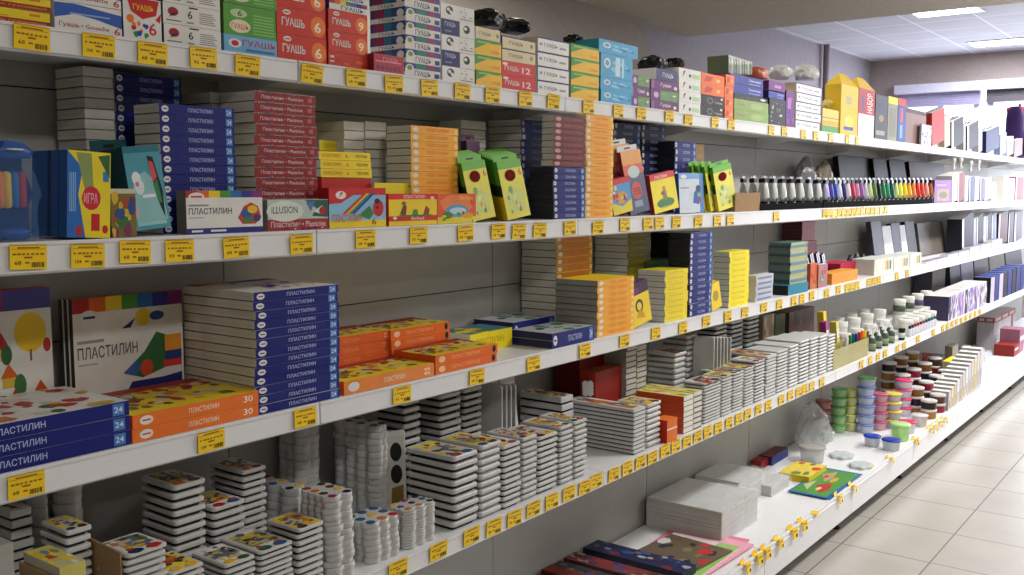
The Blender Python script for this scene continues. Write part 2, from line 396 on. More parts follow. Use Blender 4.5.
TAGS = {
 'A': [(11,52),(80,117),(135,170),(188,219),(233,262),(299,325),(345,367),(384,404),(420,439),(454,471),(484,501),(518,533),(547,560),(582,595),(612,625),(636,647),(665,674),(684,693),(711,719),(728,735),(768,775),(781,788),(800,807),(813,819),(828,834),(845,850),(855,860)],
 'B': [(7,49),(68,107),(117,153),(163,196),(221,251),(289,314),(354,377),(409,428),(457,474),(491,506),(512,526),(533,547),(563,577),(592,604),(619,631),(643,653),(655,664),(672,681),(694,703),(714,721),(727,734),(773,780)]+[(823+k*4.7, 827.2+k*4.7) for k in range(14)],
 'C': [(4,48),(195,227),(292,318.5),(391,413),(468,486),(526,541),(579,591),(618,631),(650,662),(678,688),(702,711),(724,732),(741,749),(760,768),(776,783),(791,797),(799,805),(809,815),(824,829.5),(836,841),(845,849.5),(850,854.5),(855,859.5),(867,871),(872,876),(877,881),(895,899),(906,909)],
 'D': [(335,362),(387,409),(428,449),(461,482),(485,503),(507,522),(526,541),(545,559),(562,576),(579,590.5),(591,602),(608,620),(621,634),(635,646),(647,658),(660,670),(671.5,680),(682,692),(693.5,702),(703.5,712),(714.5,722),(725,733),(734.5,743),(744.5,751),(755,762),(765,772),(778,785),(787,794),(796,801.5),(802,807.5),(809,815),(819,825),(859,864),(868,873),(875.5,881),(882.5,888),(895,900.5),(901.5,907),(915,921),(930,937)]+[(941+k*4.6, 945+k*4.6) for k in range(9)]}
for sh in TAGS:
    z, fr = SH[sh]; lb = LIPB[sh]; zm = (z+lb)/2
    for i, (u0, u1) in enumerate(TAGS[sh]):
        y = fr-.0034; x0 = Xu(u0, y, zm); x1 = Xu(u1, y, zm); w = x1-x0
        hh = .038 if sh != 'D' else .040
        w = max(.032, min(w, .064)); key = (round(w, 2), hh, i % 4)
        if key not in TM: TM[key] = tagmesh(key[0], hh, i)
        dz = rnd.uniform(-.003, .003) + (.004 if sh == 'D' else 0)
        o = link('price_tag', TM[key], None, ((x0+x1)/2, y, zm+dz), (math.radians(rnd.uniform(-2, 5)), math.radians(rnd.uniform(-2.5, 2.5)), 0))
        tag(o, 'yellow price tag on the %s edge, %s from the left' % (SN[sh], ('first', 'second', 'third', 'fourth', 'fifth', 'sixth', 'seventh', 'eighth', 'ninth')[i] if i < 9 else '%dth' % (i+1)), 'price tag', 'price tags on the %s edge' % SN[sh])
# clip-on tags of the bottom shelf
cl = MB(); cl.box(-.02, .02, -.012, -.010, -.03, .012, TY); cl.box(-.012, .012, -.010, .012, -.001, .003, TY); cl.box(-.02, .02, .012, .013, .0, .02, TY)
decals(cl, lambda u, v, L: (-.02+.04*u, -.012-L, -.03+.042*v), [('r', .55, .08, .9, .35, TK), ('r', .1, .6, .9, .7, TR)])
cme = cl.data('price_tag')
for i, (u, v) in enumerate([(684, 611), (713, 590), (745, 567), (757, 557), (765, 551), (778, 543), (792, 532), (802, 525), (838, 502), (852, 492), (890, 463), (915, 444), (930, 433), (934, 430), (939, 427), (944, 423)]):
    zz, fr = SH['E']; x = Xu(u, fr, zz-.01)
    o = link('price_tag', cme, None, (x, fr-.002, zz+.0), (math.radians(-8), 0, math.radians(rnd.uniform(-6, 6))))
    tag(o, 'yellow clip-on price tag on the bottom shelf edge, %s from the left' % (('first', 'second', 'third', 'fourth', 'fifth', 'sixth', 'seventh', 'eighth', 'ninth')[i] if i < 9 else '%dth' % (i+1)), 'price tag', 'clip-on price tags on the bottom shelf')
# ------------------------------------------------------------------ colours and printed designs
NAVY=(.03,.09,.45); WH=(.90,.89,.87); RED=(.78,.12,.12); DRED=(.50,.10,.11); OR=(.93,.48,.12); YE=(.96,.83,.12); GR=(.22,.55,.22); LG=(.50,.74,.25)
SKY=(.30,.66,.86); BL=(.13,.25,.66); PU=(.42,.16,.45); BK=(.07,.07,.08); TE=(.10,.47,.52); CRM=(.88,.82,.66); PK=(.93,.55,.68); BR=(.36,.18,.12); GY=(.55,.55,.55)
RAIN=[(.70,.15,.15),(.88,.40,.12),(.93,.80,.15),(.30,.58,.22),(.15,.42,.68),(.18,.20,.55),(.50,.18,.48)]
def rainbow(y0, y1, x0=0., x1=1., order=1):
    n = len(RAIN); return [('r', x0+(x1-x0)*i/n, y0, x0+(x1-x0)*(i+1)/n, y1, RAIN[::order][i]) for i in range(n)]
def blobs(seed, n, x0, y0, x1, y1, cols, r=.09, asp=1.):
    q = random.Random(seed); o = []
    for i in range(n):
        cx = q.uniform(x0, x1); cy = q.uniform(y0, y1); rr = r*q.uniform(.5, 1.2); m = q.randint(5, 8); a0 = q.uniform(0, 6)
        o.append(('p', [(min(1, max(0, cx+rr*q.uniform(.6, 1.1)*math.cos(a0+6.283*k/m))), min(1, max(0, cy+asp*rr*q.uniform(.6, 1.1)*math.sin(a0+6.283*k/m)))) for k in range(m)], q.choice(cols)))
    return o
MIX=[RED,YE,GR,BL,OR,SKY,WH]
def logo(cx, cy, rx, ry, ring=NAVY, fill=WH): return [('e',cx,cy,rx,ry,fill),('r',cx-rx*.6,cy-ry*.25,cx+rx*.6,cy+ry*.25,ring)]
SEAM = [('r',0,0,1,.09,(.30,.28,.25)),('r',0,.5,1,.53,(.72,.70,.66))]
navy = dict(sd=SEAM, front=NAVY, side=CARD, top=WH, fd=[('e',.075,.5,.045,.34,WH),('r',.05,.44,.10,.56,NAVY),('t','ПЛАСТИЛИН',.37,.28,.70,.70,(.72,.76,.90)),('r',.88,.08,.97,.92,(.25,.50,.80)),('t','24',.895,.25,.955,.75,WH)],
            td=rainbow(.86,1.)+blobs(3,14,.3,.1,.95,.8,MIX,.08))
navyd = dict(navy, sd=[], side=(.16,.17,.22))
illus = dict(sd=SEAM, front=(.56,.12,.14), side=CARD, top=WH, fd=[('r',0,.94,1,1,(.7,.66,.66))]+blobs(5,22,.02,.84,.98,.98,[NAVY,RED,(.75,.7,.7),(.3,.4,.5),DRED],.03,2)+blobs(6,18,.02,.0,.98,.1,[NAVY,(.7,.66,.66),DRED,RED],.02,2)+[('t','Пластилин • Plasticine',.1,.32,.78,.66,(.90,.80,.80)),('r',.86,.3,.93,.7,(.75,.4,.4))])
orange = dict(sd=SEAM, front=(.97,.67,.18), side=CARD, top=YE, fd=[('r',0,0,1,.1,(.98,.78,.25)),('e',.10,.5,.06,.32,WH),('t','ПЛАСТИЛИН',.32,.3,.78,.72,(.93,.36,.14)),('r',.92,.2,.98,.8,(.98,.86,.5))])
orange30 = dict(front=(.93,.46,.15), side=(.85,.35,.12), top=(.93,.80,.20), fd=[('e',.10,.5,.05,.34,WH),('r',.07,.44,.13,.56,(.8,.3,.1)),('t','ПЛАСТИЛИН',.42,.3,.66,.70,(.97,.90,.80)),('t','30',.87,.25,.95,.75,(1,.95,.85))],
            td=[('r',0,.0,1,.14,YE)]+blobs(8,70,.04,.16,.96,.8,[(.65,.22,.15),(.6,.18,.14),(.80,.78,.70),(.35,.48,.25),(.85,.72,.22),(.35,.30,.2),(.85,.50,.22)],.05,1.6)+[('r',0,.82,1,1,(.65,.16,.14))])
yellow = dict(sd=SEAM, front=(.97,.86,.16), side=CARD, top=YE, fd=[('t','КЛАССИКА',.06,.35,.40,.75,(.80,.30,.12)),('t','6',.50,.3,.54,.75,RED),('t','ПЛАСТИЛИН',.70,.35,.93,.72,(.35,.40,.12))])
yel2 = dict(sd=SEAM, front=(.95,.86,.14), side=CARD, top=(.9,.85,.2), fd=[('t','ПЛАСТИЛИН',.15,.35,.8,.7,(.78,.62,.08))])
dkred = dict(sd=SEAM, front=(.42,.10,.11), side=CARD, top=WH, fd=[('e',.14,.5,.09,.34,(.80,.60,.58)),('t','ПЛАСТИЛИН',.33,.3,.92,.7,(.72,.42,.40))])
redflat = dict(front=(.78,.16,.13), side=(.74,.14,.12), top=(.8,.2,.15), fd=[('r',.02,.2,.2,.8,(.85,.5,.3))])

# ------------------------------------------------------------------ top shelf
GT = 'ГУАШЬ'
yb = dict(front=(.93,.83,.14), side=(.9,.8,.15), top=YE, fd=[('r',0,0,1,.36,(.62,.16,.12)),('t','Гуашь гуашевые',.35,.08,.96,.28,(.95,.62,.3)),('r',.80,.62,.9,.80,(.85,.5,.2)),('r',.05,.45,.6,.5,(.75,.6,.1))])
stack('gouache_box', yb, 'A', -60, 52, -52, 4, 'yellow gouache box with a red-brown band', 'the leftmost top-shelf stack', 'paint box', dep=.12)
wb = dict(front=WH, side=WH, top=WH, fd=[('p',[(0,.95),(.0,.42),(.3,.62),(.6,.52),(1,.30),(1,.78),(.7,.86),(.3,.98)],(.20,.36,.70)),('r',.22,.60,.82,.66,(.55,.66,.86)),('t','Гуашь • Gouache',.06,.10,.80,.30,(.62,.16,.14)),('t','6',.88,.05,.97,.30,RED)])
stack('gouache_box', wb, 'A', 54, 122, -30, 2, 'white gouache box with a blue wave band', 'the pair beside the yellow stack', 'paint box', dep=.14)
cb = dict(front=WH, side=(.35,.3,.3), top=WH, fd=[('p',[(.1,.98),(.95,.98),(.86,.62),(.5,.50),(.2,.66)],RED),('t',GT,.26,.70,.80,.84,YE),('e',.18,.48,.10,.10,OR)]+blobs(15,9,.12,.12,.6,.42,[BL,GR,RED,OR],.08)+[('t','6',.66,.14,.86,.44,RED),('p',[(.84,.52),(1,.70),(.96,.45)],RED)])
stand('gouache_box', cb, 'A', 124, 162, -5, 'white gouache box with a red splash and a six', 'paint box', dep=.10)
w6 = dict(front=WH, side=(.14,.14,.15), top=WH, fd=[('e',.17,.60,.09,.22,(.62,.14,.14)),('p',[(.10,.30),(.26,.62),(.14,.5)],BK),('t','6',.42,.36,.50,.74,BK),('r',.44,.86,.60,.93,BK),('r',.40,.12,.52,.2,GY)]+[('r',.62,.18+.1*k,.62+.3*(1-.1*(k % 3)),.22+.1*k,(.55,.52,.5)) for k in range(6)]+[('r',.05,.14,.3,.2,(.5,.45,.45))])
stack('gouache_box', w6, 'A', 165, 222, -20, 3, 'white gouache box, dark red emblem', 'the stack marked six', 'paint box', dep=.12)
lb1 = dict(front=(.45,.70,.86), side=(.4,.6,.75), top=SKY, fd=[('e',.2,.55,.12,.25,WH),('e',.2,.55,.07,.16,RED),('t',GT,.34,.45,.98,.8,(.75,.15,.2)),('r',.4,.15,.95,.3,(.25,.45,.7))])
r = stack('gouache_box', lb1, 'A', 225, 278, 33, 1, 'light blue gouache box with red title', 'lying under the green boxes on the top shelf', 'paint box', dep=.12)
gb = dict(front=(.34,.62,.22), side=(.3,.5,.2), top=LG, fd=[('e',.30,.30,.2,.22,(.90,.88,.75)),('t',GT,.14,.2,.46,.38,(.85,.2,.15)),('e',.28,.72,.16,.14,(.75,.85,.6)),('t','6',.26,.62,.34,.82,NAVY)]+[('r',.55,.1+.1*k,.95,.14+.1*k,(.55,.78,.42)) for k in range(7)])
stack('gouache_box', gb, 'A', 225, 278, -30, 2, 'green gouache box with an oval title', 'the pair on the light blue box', 'paint box', dep=.12, z=r['z']+r['H'])
rb = dict(front=(.82,.20,.12), side=(.7,.15,.1), top=(.85,.25,.15), fd=[('e',.84,.45,.16,.40,(.95,.48,.12)),('e',.2,.82,.08,.10,WH),('r',.15,.79,.25,.84,RED),('t',GT,.10,.30,.56,.62,WH,.02),('t','6',.76,.2,.90,.62,(1,.93,.82),.02)])
stack('gouache_box', rb, 'A', 278, 327, -22, 3, 'red gouache box marked six', 'the red stack beside the green boxes', 'paint box', dep=.12)
rb9 = dict(rb, fd=rb['fd'][:4]+[('t','9',.76,.2,.90,.62,(1,.93,.82),.02)])
rbb = dict(front=(.80,.22,.14), side=(.6,.12,.1), top=RED, fd=blobs(7,5,.2,.15,.95,.9,[(.9,.4,.15),(.7,.12,.1)],.12)+[('r',.04,.3,.14,.4,WH),('r',.04,.6,.14,.75,WH)])
r = stack('gouache_box', rbb, 'A', 328.5, 368, 51, 1, 'plain red gouache box with faded orange print', 'lying lowest under the boxes marked nine', 'paint box', dep=.12)
r = stack('gouache_box', rb9, 'A', 328.5, 368, 8, 2, 'red gouache box with a nine', 'the pair marked nine on the top shelf', 'paint box', dep=.12, z=r['z']+r['H'])
wr = dict(front=WH, side=(.2,.2,.5), top=WH, fd=rainbow(.6,1)+[('t',GT,.3,.1,.9,.5,NAVY)])
stack('gouache_box', wr, 'A', 330, 368, -12, 2, 'white gouache box with rainbow edge', 'the pair above the nine boxes', 'paint box', dep=.12, z=r['z']+r['H'])
long7 = dict(front=WH, side=(.22,.30,.55), top=WH, fd=[('r',0,.62,1,1,(.25,.28,.60)),('r',.3,.62,.6,1,(.20,.50,.45)),('r',.62,.62,.85,1,(.62,.20,.40)),('e',.13,.66,.11,.27,WH),('e',.13,.66,.07,.18,(.5,.6,.25)),('t',GT,.27,.10,.72,.50,(.25,.28,.45)),('r',.83,.08,.97,.42,(.15,.25,.5))],
             sd=[('r',0,0,1,.35,WH),('r',.1,.35,.4,1,(.55,.20,.35)),('r',.4,.35,.6,1,(.20,.45,.55)),('t',GT,.25,.05,.7,.3,NAVY),('e',.85,.6,.1,.3,WH)])
stack('gouache_box', long7, 'A', 406, 441, -8, 6, 'long white gouache box with a rainbow edge', 'the rainbow-edged stack', 'paint box', us=371)
shr = dict(front=(.72,.22,.27), side=(.6,.15,.2), top=(.8,.3,.35), fd=[('r',.05,.55,.9,.62,PK),('t',GT,.3,.62,.8,.85,(.95,.6,.65))]+[('r',.1+.14*k,.1,.18+.14*k,.35,(.45,.15,.4)) for k in range(6)])
stand('gouache_pack', shr, 'A', 374, 404, 53, 'low shrink-wrapped red pack in front of the long rainbow-edged boxes', 'paint box', dep=.035, dy=.001)
al = [dict(front=WH, side=WH, top=WH, fd=[('r',0,.0,.5,1,(.93,.93,.92)),('e',.25,.6,.11,.28,BK),('e',.22,.66,.05,.12,WH),('e',.30,.5,.05,.12,WH),('r',.56,.15,.95,.22,GY)]+blobs(9,8,.58,.3,.95,.9,[GY,(.7,.75,.6)],.05)),
      dict(front=(.12,.14,.40), side=WH, top=NAVY, fd=[('t',GT,.10,.55,.42,.85,(.8,.82,.95)),('r',.1,.2,.3,.3,(.5,.5,.7)),('r',.54,0,1,1,WH),('e',.75,.55,.10,.28,BK),('e',.72,.6,.05,.12,WH)])]
stack('gouache_box', al, 'A', 442, 475, 2, 5, ['white gouache box with black emblem', 'half navy half white gouache box'], 'the alternating white and navy stack', 'paint box', dep=.12, group='alternating white and navy gouache boxes')
yg = dict(front=(.96,.76,.12), side=(.5,.65,.2), top=LG, fd=[('p',[(0,.35),(0,1),(1,1),(1,.86),(.45,.80)],(.30,.58,.22)),('r',.1,.78,.6,.88,(.6,.8,.4)),('t',GT,.60,.2,.93,.4,(.93,.45,.12))])
r = stack('gouache_box', yg, 'A', 476, 502, 38, 3, 'yellow-green gouache box', 'the stack left of the twelve boxes', 'paint box', dep=.12)
crm = dict(front=CRM, side=NAVY, top=WH, fd=[('r',.95,0,1,1,NAVY),('t',GT,.15,.35,.6,.65,(.55,.4,.3)),('e',.85,.5,.05,.2,(.6,.5,.3))])
stack('gouache_box', crm, 'A', 476, 502, 26, 1, 'cream gouache box with a navy end', 'lying on the first yellow-green stack', 'paint box', dep=.12, z=r['z']+r['H'])
r12 = dict(front=(.84,.15,.13), side=(.7,.1,.1), top=RED, fd=[('e',.1,.8,.08,.1,WH),('t',GT,.08,.35,.5,.68,WH,.02),('t','12',.60,.25,.86,.70,WH,.02)])
r = stack('gouache_box', r12, 'A', 503, 536, 60, 2, 'red gouache box with a twelve', 'the twelve-marked pair', 'paint box', dep=.12)
crm2 = dict(crm, fd=[('t',GT,.2,.35,.62,.65,(.45,.35,.3)),('e',.88,.5,.04,.2,(.6,.5,.3)),('r',0,.9,1,1,NAVY)])
stack('gouache_box', crm2, 'A', 503, 536, 35, 2, 'cream gouache box with navy edge', 'the pair above the twelve boxes', 'paint box', dep=.12, z=r['z']+r['H'])
wn = dict(front=(.93,.92,.89), side=CRM, top=NAVY, fd=[('r',0,.9,1,1,NAVY),('r',0,0,.03,1,NAVY),('r',.97,0,1,1,NAVY),('t',GT,.22,.36,.62,.62,(.35,.38,.55)),('r',.68,.35,.88,.5,(.6,.6,.7)),('e',.12,.5,.04,.12,(.6,.6,.8))])
stack('gouache_box', wn, 'A', 537.5, 570, 36, 4, 'white gouache box edged in navy', 'the stack beside the twelve boxes', 'paint box', dep=.12)
yg2 = dict(yg)
stack('gouache_box', yg2, 'A', 571, 599, 43, 4, 'yellow gouache box with green corner', 'the stack left of sky-blue boxes', 'paint box', dep=.12)
sb = dict(front=(.30,.66,.84), side=(.15,.50,.62), top=(.25,.60,.62), fd=[('e',.2,.6,.10,.22,WH),('e',.2,.6,.06,.13,SKY)]+blobs(12,7,.4,.1,.95,.9,[(.55,.80,.92),(.2,.5,.75)],.12))
r = stack('gouache_box', sb, 'A', 601, 633, 76, 2, 'sky-blue gouache box', 'the low pair under the striped pack', 'paint box', us=592)
sb2 = dict(sb, fd=sb['fd']+[('r',.45,.1,.60,.9,(.80,.90,.95)),('r',.65,.05,.72,.9,(.7,.86,.93))])
r2 = stack('gouache_box', sb2, 'A', 601, 633, 52, 1, 'sky-blue pack with pale stripes and clear film', 'between plain sky-blue boxes, top shelf', 'paint box', us=592, z=r['z']+r['H'])
stack('gouache_box', sb, 'A', 599, 638, 38, 1, 'wide sky-blue box with a teal side', 'lying on top of the sky-blue stack', 'paint box', us=575, z=r2['z']+r2['H'])
pg = [dict(front=PU, side=(.35,.14,.38), top=PU, fd=[('r',.02,.1,.12,.9,(.60,.35,.62)),('t','Гуашь',.35,.3,.75,.75,WH,.02),('e',.90,.4,.06,.18,WH)]),
      dict(front=(.40,.60,.32), side=(.45,.62,.35), top=PU, fd=[('r',0,0,.35,1,PU),('e',.2,.5,.09,.3,(.8,.7,.85))]+blobs(13,6,.4,.2,.95,.8,[YE,(.6,.3,.6),LG,WH],.1))]
stack('gouache_box', pg[::-1], 'A', 631.5, 650, 74, 3, ['green and purple gouache box', 'purple gouache box'], 'the left purple stack on the top shelf', 'paint box', dep=.13, group='left purple and green gouache stack')
r = stack('gouache_box', pg, 'A', 651, 678, 78.5, 3, ['purple gouache box with white title', 'green-faced purple gouache box'], 'the right purple stack', 'paint box', dep=.13, group='right purple and green gouache stack')
stack('gouache_box', dict(front=(.16,.17,.42), side=WH, top=WH, fd=[('t',GT,.3,.3,.8,.7,WH)]), 'A', 656, 678, 67.5, 1, 'small navy gouache box', 'lying on the right purple stack', 'paint box', dep=.10, z=r['z']+r['H'])
wl = dict(front=(.90,.90,.88), side=WH, top=WH, fd=[('p',[(.18,.2),(.30,.8),(.2,.75)],(.5,.3,.3)),('e',.50,.4,.05,.16,BK),('r',.6,.2,.95,.6,(.70,.82,.62))])
stack('gouache_box', wl, 'A', 679, 700.5, 67, 4, 'white gouache box, pale green patch', 'the stack beside the purple ones', 'paint box', dep=.13)
ob = [dict(front=(.95,.45,.12), side=(.8,.35,.1), top=OR, fd=[('p',[(.12,.2),(.2,.8),(.5,.7),(.4,.3)],(.80,.22,.08)),('r',.65,.3,.8,.6,(1,.75,.4))]),
      dict(front=BK, side=BK, top=BK, fd=[('e',.4,.5,.12,.3,(.55,.55,.55)),('e',.4,.5,.09,.22,BK),('t','Гуашь',.6,.25,.93,.5,(.8,.8,.8)),('e',.9,.78,.05,.12,WH)])]
stack('gouache_box', [ob[0], ob[0], ob[1], ob[1]], 'A', 701, 724, 72, 4, ['orange gouache box', 'orange gouache box', 'black gouache box', 'black gouache box'], 'the orange-over-black stack', 'paint box', dep=.13)
stack('gouache_box', ob[0], 'A', 725, 733.5, 74, 4, 'narrow orange box with yellow print', 'the thin all-orange stack', 'paint box', dep=.13)
gf = dict(front=(.56,.68,.38), side=(.5,.6,.35), top=(.5,.62,.35), fd=[('t','Гуашь',.08,.4,.30,.65,(.80,.30,.2)),('e',.65,.5,.2,.3,(.66,.74,.45))])
r = stack('gouache_box', gf, 'A', 734.5, 768, 98, 2, 'long pale green gouache box', 'the pair beside narrow orange boxes', 'paint box', dep=.14)
bb = dict(front=(.14,.20,.62), side=(.1,.12,.5), top=(.12,.15,.5), fd=[('t','Темпера',.55,.45,.92,.75,WH),('r',.55,.2,.9,.28,(.6,.65,.9)),('r',0,0,1,.08,BK)])
r2 = stack('gouache_box', dict(front=BK, side=BK, top=BK, fd=[('e',.85,.55,.08,.25,WH)]+blobs(2,5,.05,.2,.6,.8,[(.6,.6,.6),(.5,.45,.3)],.05)), 'A', 734.5, 768, 93, 1, 'thin black box with a white dot', 'lying on the pale green pair, top shelf', 'paint box', dep=.14, z=r['z']+r['H'])
stack('gouache_box', bb, 'A', 731, 763, 73, 2, 'bright blue box with a white title', 'the pair on the thin black box', 'paint box', dep=.14, z=r2['z']+r2['H'])
bk2 = dict(front=(.09,.09,.12), side=BK, top=BK, fd=blobs(21,16,.05,.08,.95,.92,[(.55,.55,.5),(.3,.35,.5),(.5,.5,.2),WH],.06))
r = stand('gouache_box', bk2, 'A', 769, 785, 98, 'black speckled box under a bright blue one on the top shelf', 'paint box', dep=.14)
pz = dict(front=(.42,.14,.50), side=PU, top=PU, fd=[('r',.2,.5,.6,.8,(.70,.45,.75))]+blobs(22,10,.1,.1,.9,.9,[(.6,.3,.7),(.25,.2,.6)],.1))
stand('gouache_box', pz, 'A', 785.5, 793.5, 90, 'purple box standing between black speckled and navy-edged boxes', 'paint box', dep=.14)
xx = span('A', 769, 793)
stack('gouache_box', dict(bb, front=(.13,.20,.66)), 'A', 769, 785, 90.5, 1, 'short bright blue box', 'lying on the black speckled box', 'paint box', dep=.14, z=Zv(98, xx[0], xx[2])+.001)
stack('gouache_box', dict(pz, fd=[('r',.35,.3,.75,.6,(.8,.5,.8))]), 'A', 769, 785, 80, 1, 'purple box with a pink title', 'lying on the short bright blue box', 'paint box', dep=.14, z=Zv(90.2, xx[0], xx[2])+.002)
stack('gouache_box', wn, 'A', 795, 821, 82, 5, 'cream box edged in navy', 'the further navy-edged stack', 'paint box', dep=.14)
yy = dict(front=(.93,.78,.35), side=CRM, top=(.95,.9,.6), fd=[('r',0,0,1,.28,(.30,.62,.30)),('r',0,.28,1,.5,(.93,.65,.15)),('r',0,.6,1,.64,(.6,.5,.2))])
stand('gouache_box', yy, 'A', 822, 838, 108, 'small box in green, orange and cream layers, top shelf', 'paint box', dep=.12)
def cart(name, sp, u0, u1, vt, dep, label, cat, sh='A', cap=None, **k):
    """standing carton whose top folds up to a ridge"""
    x0, x1, yf, d, z = span(sh, u0, u1, dep=dep); H = Zv(vt, x0, yf)-z; w = x1-x0; hb = H*.80 if cap else H
    mb = boxmesh(w, d, hb, sp)
    if cap:
        mb.mesh([(-w/2,-d/2,hb),(w/2,-d/2,hb),(w/2,d/2,hb),(-w/2,d/2,hb),(-w*.22,0,H),(w*.22,0,H)], [(0,1,5,4),(1,2,5),(2,3,4,5),(3,0,4)], M(cap, .2, name='gold_film', bump=.6))
    o = mb.build(name, None, ((x0+x1)/2, yf+d/2, z+.0005)); return tag(o, label, cat)
cart('craft_set_box', dict(front=(.90,.74,.12), side=(.85,.7,.15), top=YE, fd=[('r',.28,.62,.62,.78,(.72,.65,.45)),('e',.5,.28,.26,.12,(.97,.88,.2)),('e',.38,.3,.07,.03,WH),('r',.2,.1,.75,.17,BL)]), 840, 857, 71, .08, 'tall yellow craft box with a pointed gold top', 'craft set', cap=(.93,.78,.25))
cart('craft_set_box', dict(front=(.70,.10,.16), side=(.6,.1,.12), top=YE, fd=[('r',0,0,1,.48,(.86,.84,.86)),('tv','НАБОР',.52,.52,.86,.92,WH),('r',.2,.55,.34,.85,(.35,.25,.5))]), 857.5, 873.5, 75, .08, 'tall red and white craft box with white lettering up it', 'craft set', cap=(.93,.76,.22))
cart('craft_set_box', dict(front=(.22,.22,.24), side=(.2,.2,.2), top=BK, fd=[('r',.15,.6,.85,.9,(.16,.18,.32)),('e',.5,.48,.2,.08,(.6,.5,.35)),('r',.1,.1,.8,.2,(.6,.6,.6))]), 874.5, 886.5, 94, .08, 'dark grey craft box with a navy panel, top shelf', 'craft set')
cart('craft_set_box', dict(front=(.55,.54,.45), side=(.45,.45,.42), top=YE, fd=[('r',0,.84,1,1,(.93,.86,.15)),('r',.15,.1,.85,.75,(.48,.48,.42))]), 887, 896.5, 96, .08, 'narrow grey craft box with a yellow top band', 'craft set')
cart('craft_set_box', dict(front=(.15,.28,.62), side=(.1,.2,.5), top=RED, fd=[('r',0,.84,1,1,(.78,.16,.16)),('r',.3,.45,.6,.78,(.85,.25,.2)),('r',.3,.1,.6,.4,(.5,.65,.9))]), 897, 905, 98, .08, 'narrow blue craft box with a red top band', 'craft set')

# soft things lying on the boxes of the top shelf
def crumple(name, loc, sx, sy, sz, mat, seed, label, cat, n=2, amp=.25):
    import bmesh
    q = random.Random(seed); bm = bmesh.new(); bmesh.ops.create_icosphere(bm, subdivisions=n+1, radius=1)
    ph = [(q.uniform(2, 6), q.uniform(2, 6), q.uniform(2, 6), q.uniform(0, 6)) for _ in range(5)]
    for v in bm.verts:
        p = v.co.copy(); s = sum(math.sin(a*p.x+b*p.y+c*p.z+d) for a, b, c, d in ph)/5
        k = 1+amp*s+q.uniform(-amp, amp)*.3; v.co = Vector((p.x*sx*k, p.y*sy*k, max(-sz*.75, p.z*sz*k)))
    me = bpy.data.meshes.new(name); bm.to_mesh(me); bm.free(); me.materials.append(mat)
    o = link(name, me, None, (loc[0], loc[1], loc[2]+sz*.75)); return tag(o, label, cat)
BLKC = M((.05, .05, .06), .35, name='black_nylon', bump=.6)
def onstack(u, v, y): x = Xu(u, y, 2.05); return x, y, Zv(v, x, y)
for i, (u, v, y, s, lb) in enumerate(((486, 27, .14, .05, 'black pouch lying behind the alternating white and navy boxes'), (515, 32, .15, .04, 'black pouch lying on the cream boxes marked twelve'), (574, 43, .17, .028, 'small black pouch on the second yellow-green stack'), (652, 70, .17, .05, 'round black pouch lying on the purple stacks'), (675, 67, .17, .035, 'small black pouch behind the plain white stack'))):
    x, y, z = onstack(u, v, y); crumple('pouch', (x, y, z-.004), s*1.2, s, s*.6, BLKC, i, lb, 'pouch')
# green bagged pouches standing on the blue boxes
for i in range(9):
    y = .15; u = 719+i*2.7; x = Xu(u, y, 1.98); zb = Zv(75, x, .10)+.002; c = ((.40,.46,.33),(.62,.64,.55),(.34,.40,.28))[i % 3]; H = .075-.003*i
    mb = boxmesh(.022, .09, H, dict(front=M(c, .25, name='glossy_packet', bump=.3), side=c, top=WH, other=c, fd=[('r',0,.9,1,1,(.8,.82,.78))])); tag(mb.build('packet', None, (x, y, zb), (0, math.radians(-3), 0)), 'olive green packet in the row standing on bright blue boxes, %s from left' % (['first']+ORD[1:])[i], 'packet', 'packets on the bright blue boxes')
for i, (u, c, lb) in enumerate(((722, (.40,.45,.30), 'bagged olive green pack leaning on the bright blue boxes'), (737, (.42,.46,.34), 'wide bagged grey-green pack on the bright blue boxes'), (755, (.72,.36,.26), 'bagged orange-red pack lying by the purple box'))):
    if i < 2: continue
    y = .14; x = Xu(u+1, y, 1.98); zt = Zv((72, 73, 79)[i], x, y); hh = (.072, .07, .045)[i]
    mb = MB(); w = (.05, .10, .12)[i]
    out = [(-w/2, -.03), (w/2, -.03), (w/2, .03), (-w/2, .03)]
    mb.prism(out, [(.004, 0), (0, .006), (.001, hh*.9), (.006, hh)], M(c, .3, name='bagged_pack', bump=.5), smooth=True)
    tag(mb.build('bagged_pack', None, (x, y, zt)), lb, 'bag')
CRIN = M((.86,.86,.84), .25, name='crumpled_clear_bag', bump=.8, alpha=.75)
for i, (u, v, s, lb) in enumerate(((780, 79, .05, 'crumpled clear bag on the purple box, top shelf'), (806, 80, .055, 'crumpled clear bag on the further navy-edged stack'), (828, 107, .03, 'crumpled pale yellow bag on the small layered box'))):
    y = .13; x = Xu(u, y, 2.0); crumple('plastic_bag', (x, y, Zv(v, x, y)), s*1.3, s, s*.7, CRIN if i < 2 else M((.88,.80,.5), .25, name='yellow_bag', bump=.6, alpha=.8), 40+i, lb, 'plastic bag')
xs = .11
crumple('plastic_bag', (Xu(834, .21, 1.9), .215, 1.8205), .05, .05, .14, M((.85,.78,.5), .25, name='yellow_bag', bump=.6, alpha=.85), 77, 'tall pale yellow bag beside the pointed yellow box', 'plastic bag')

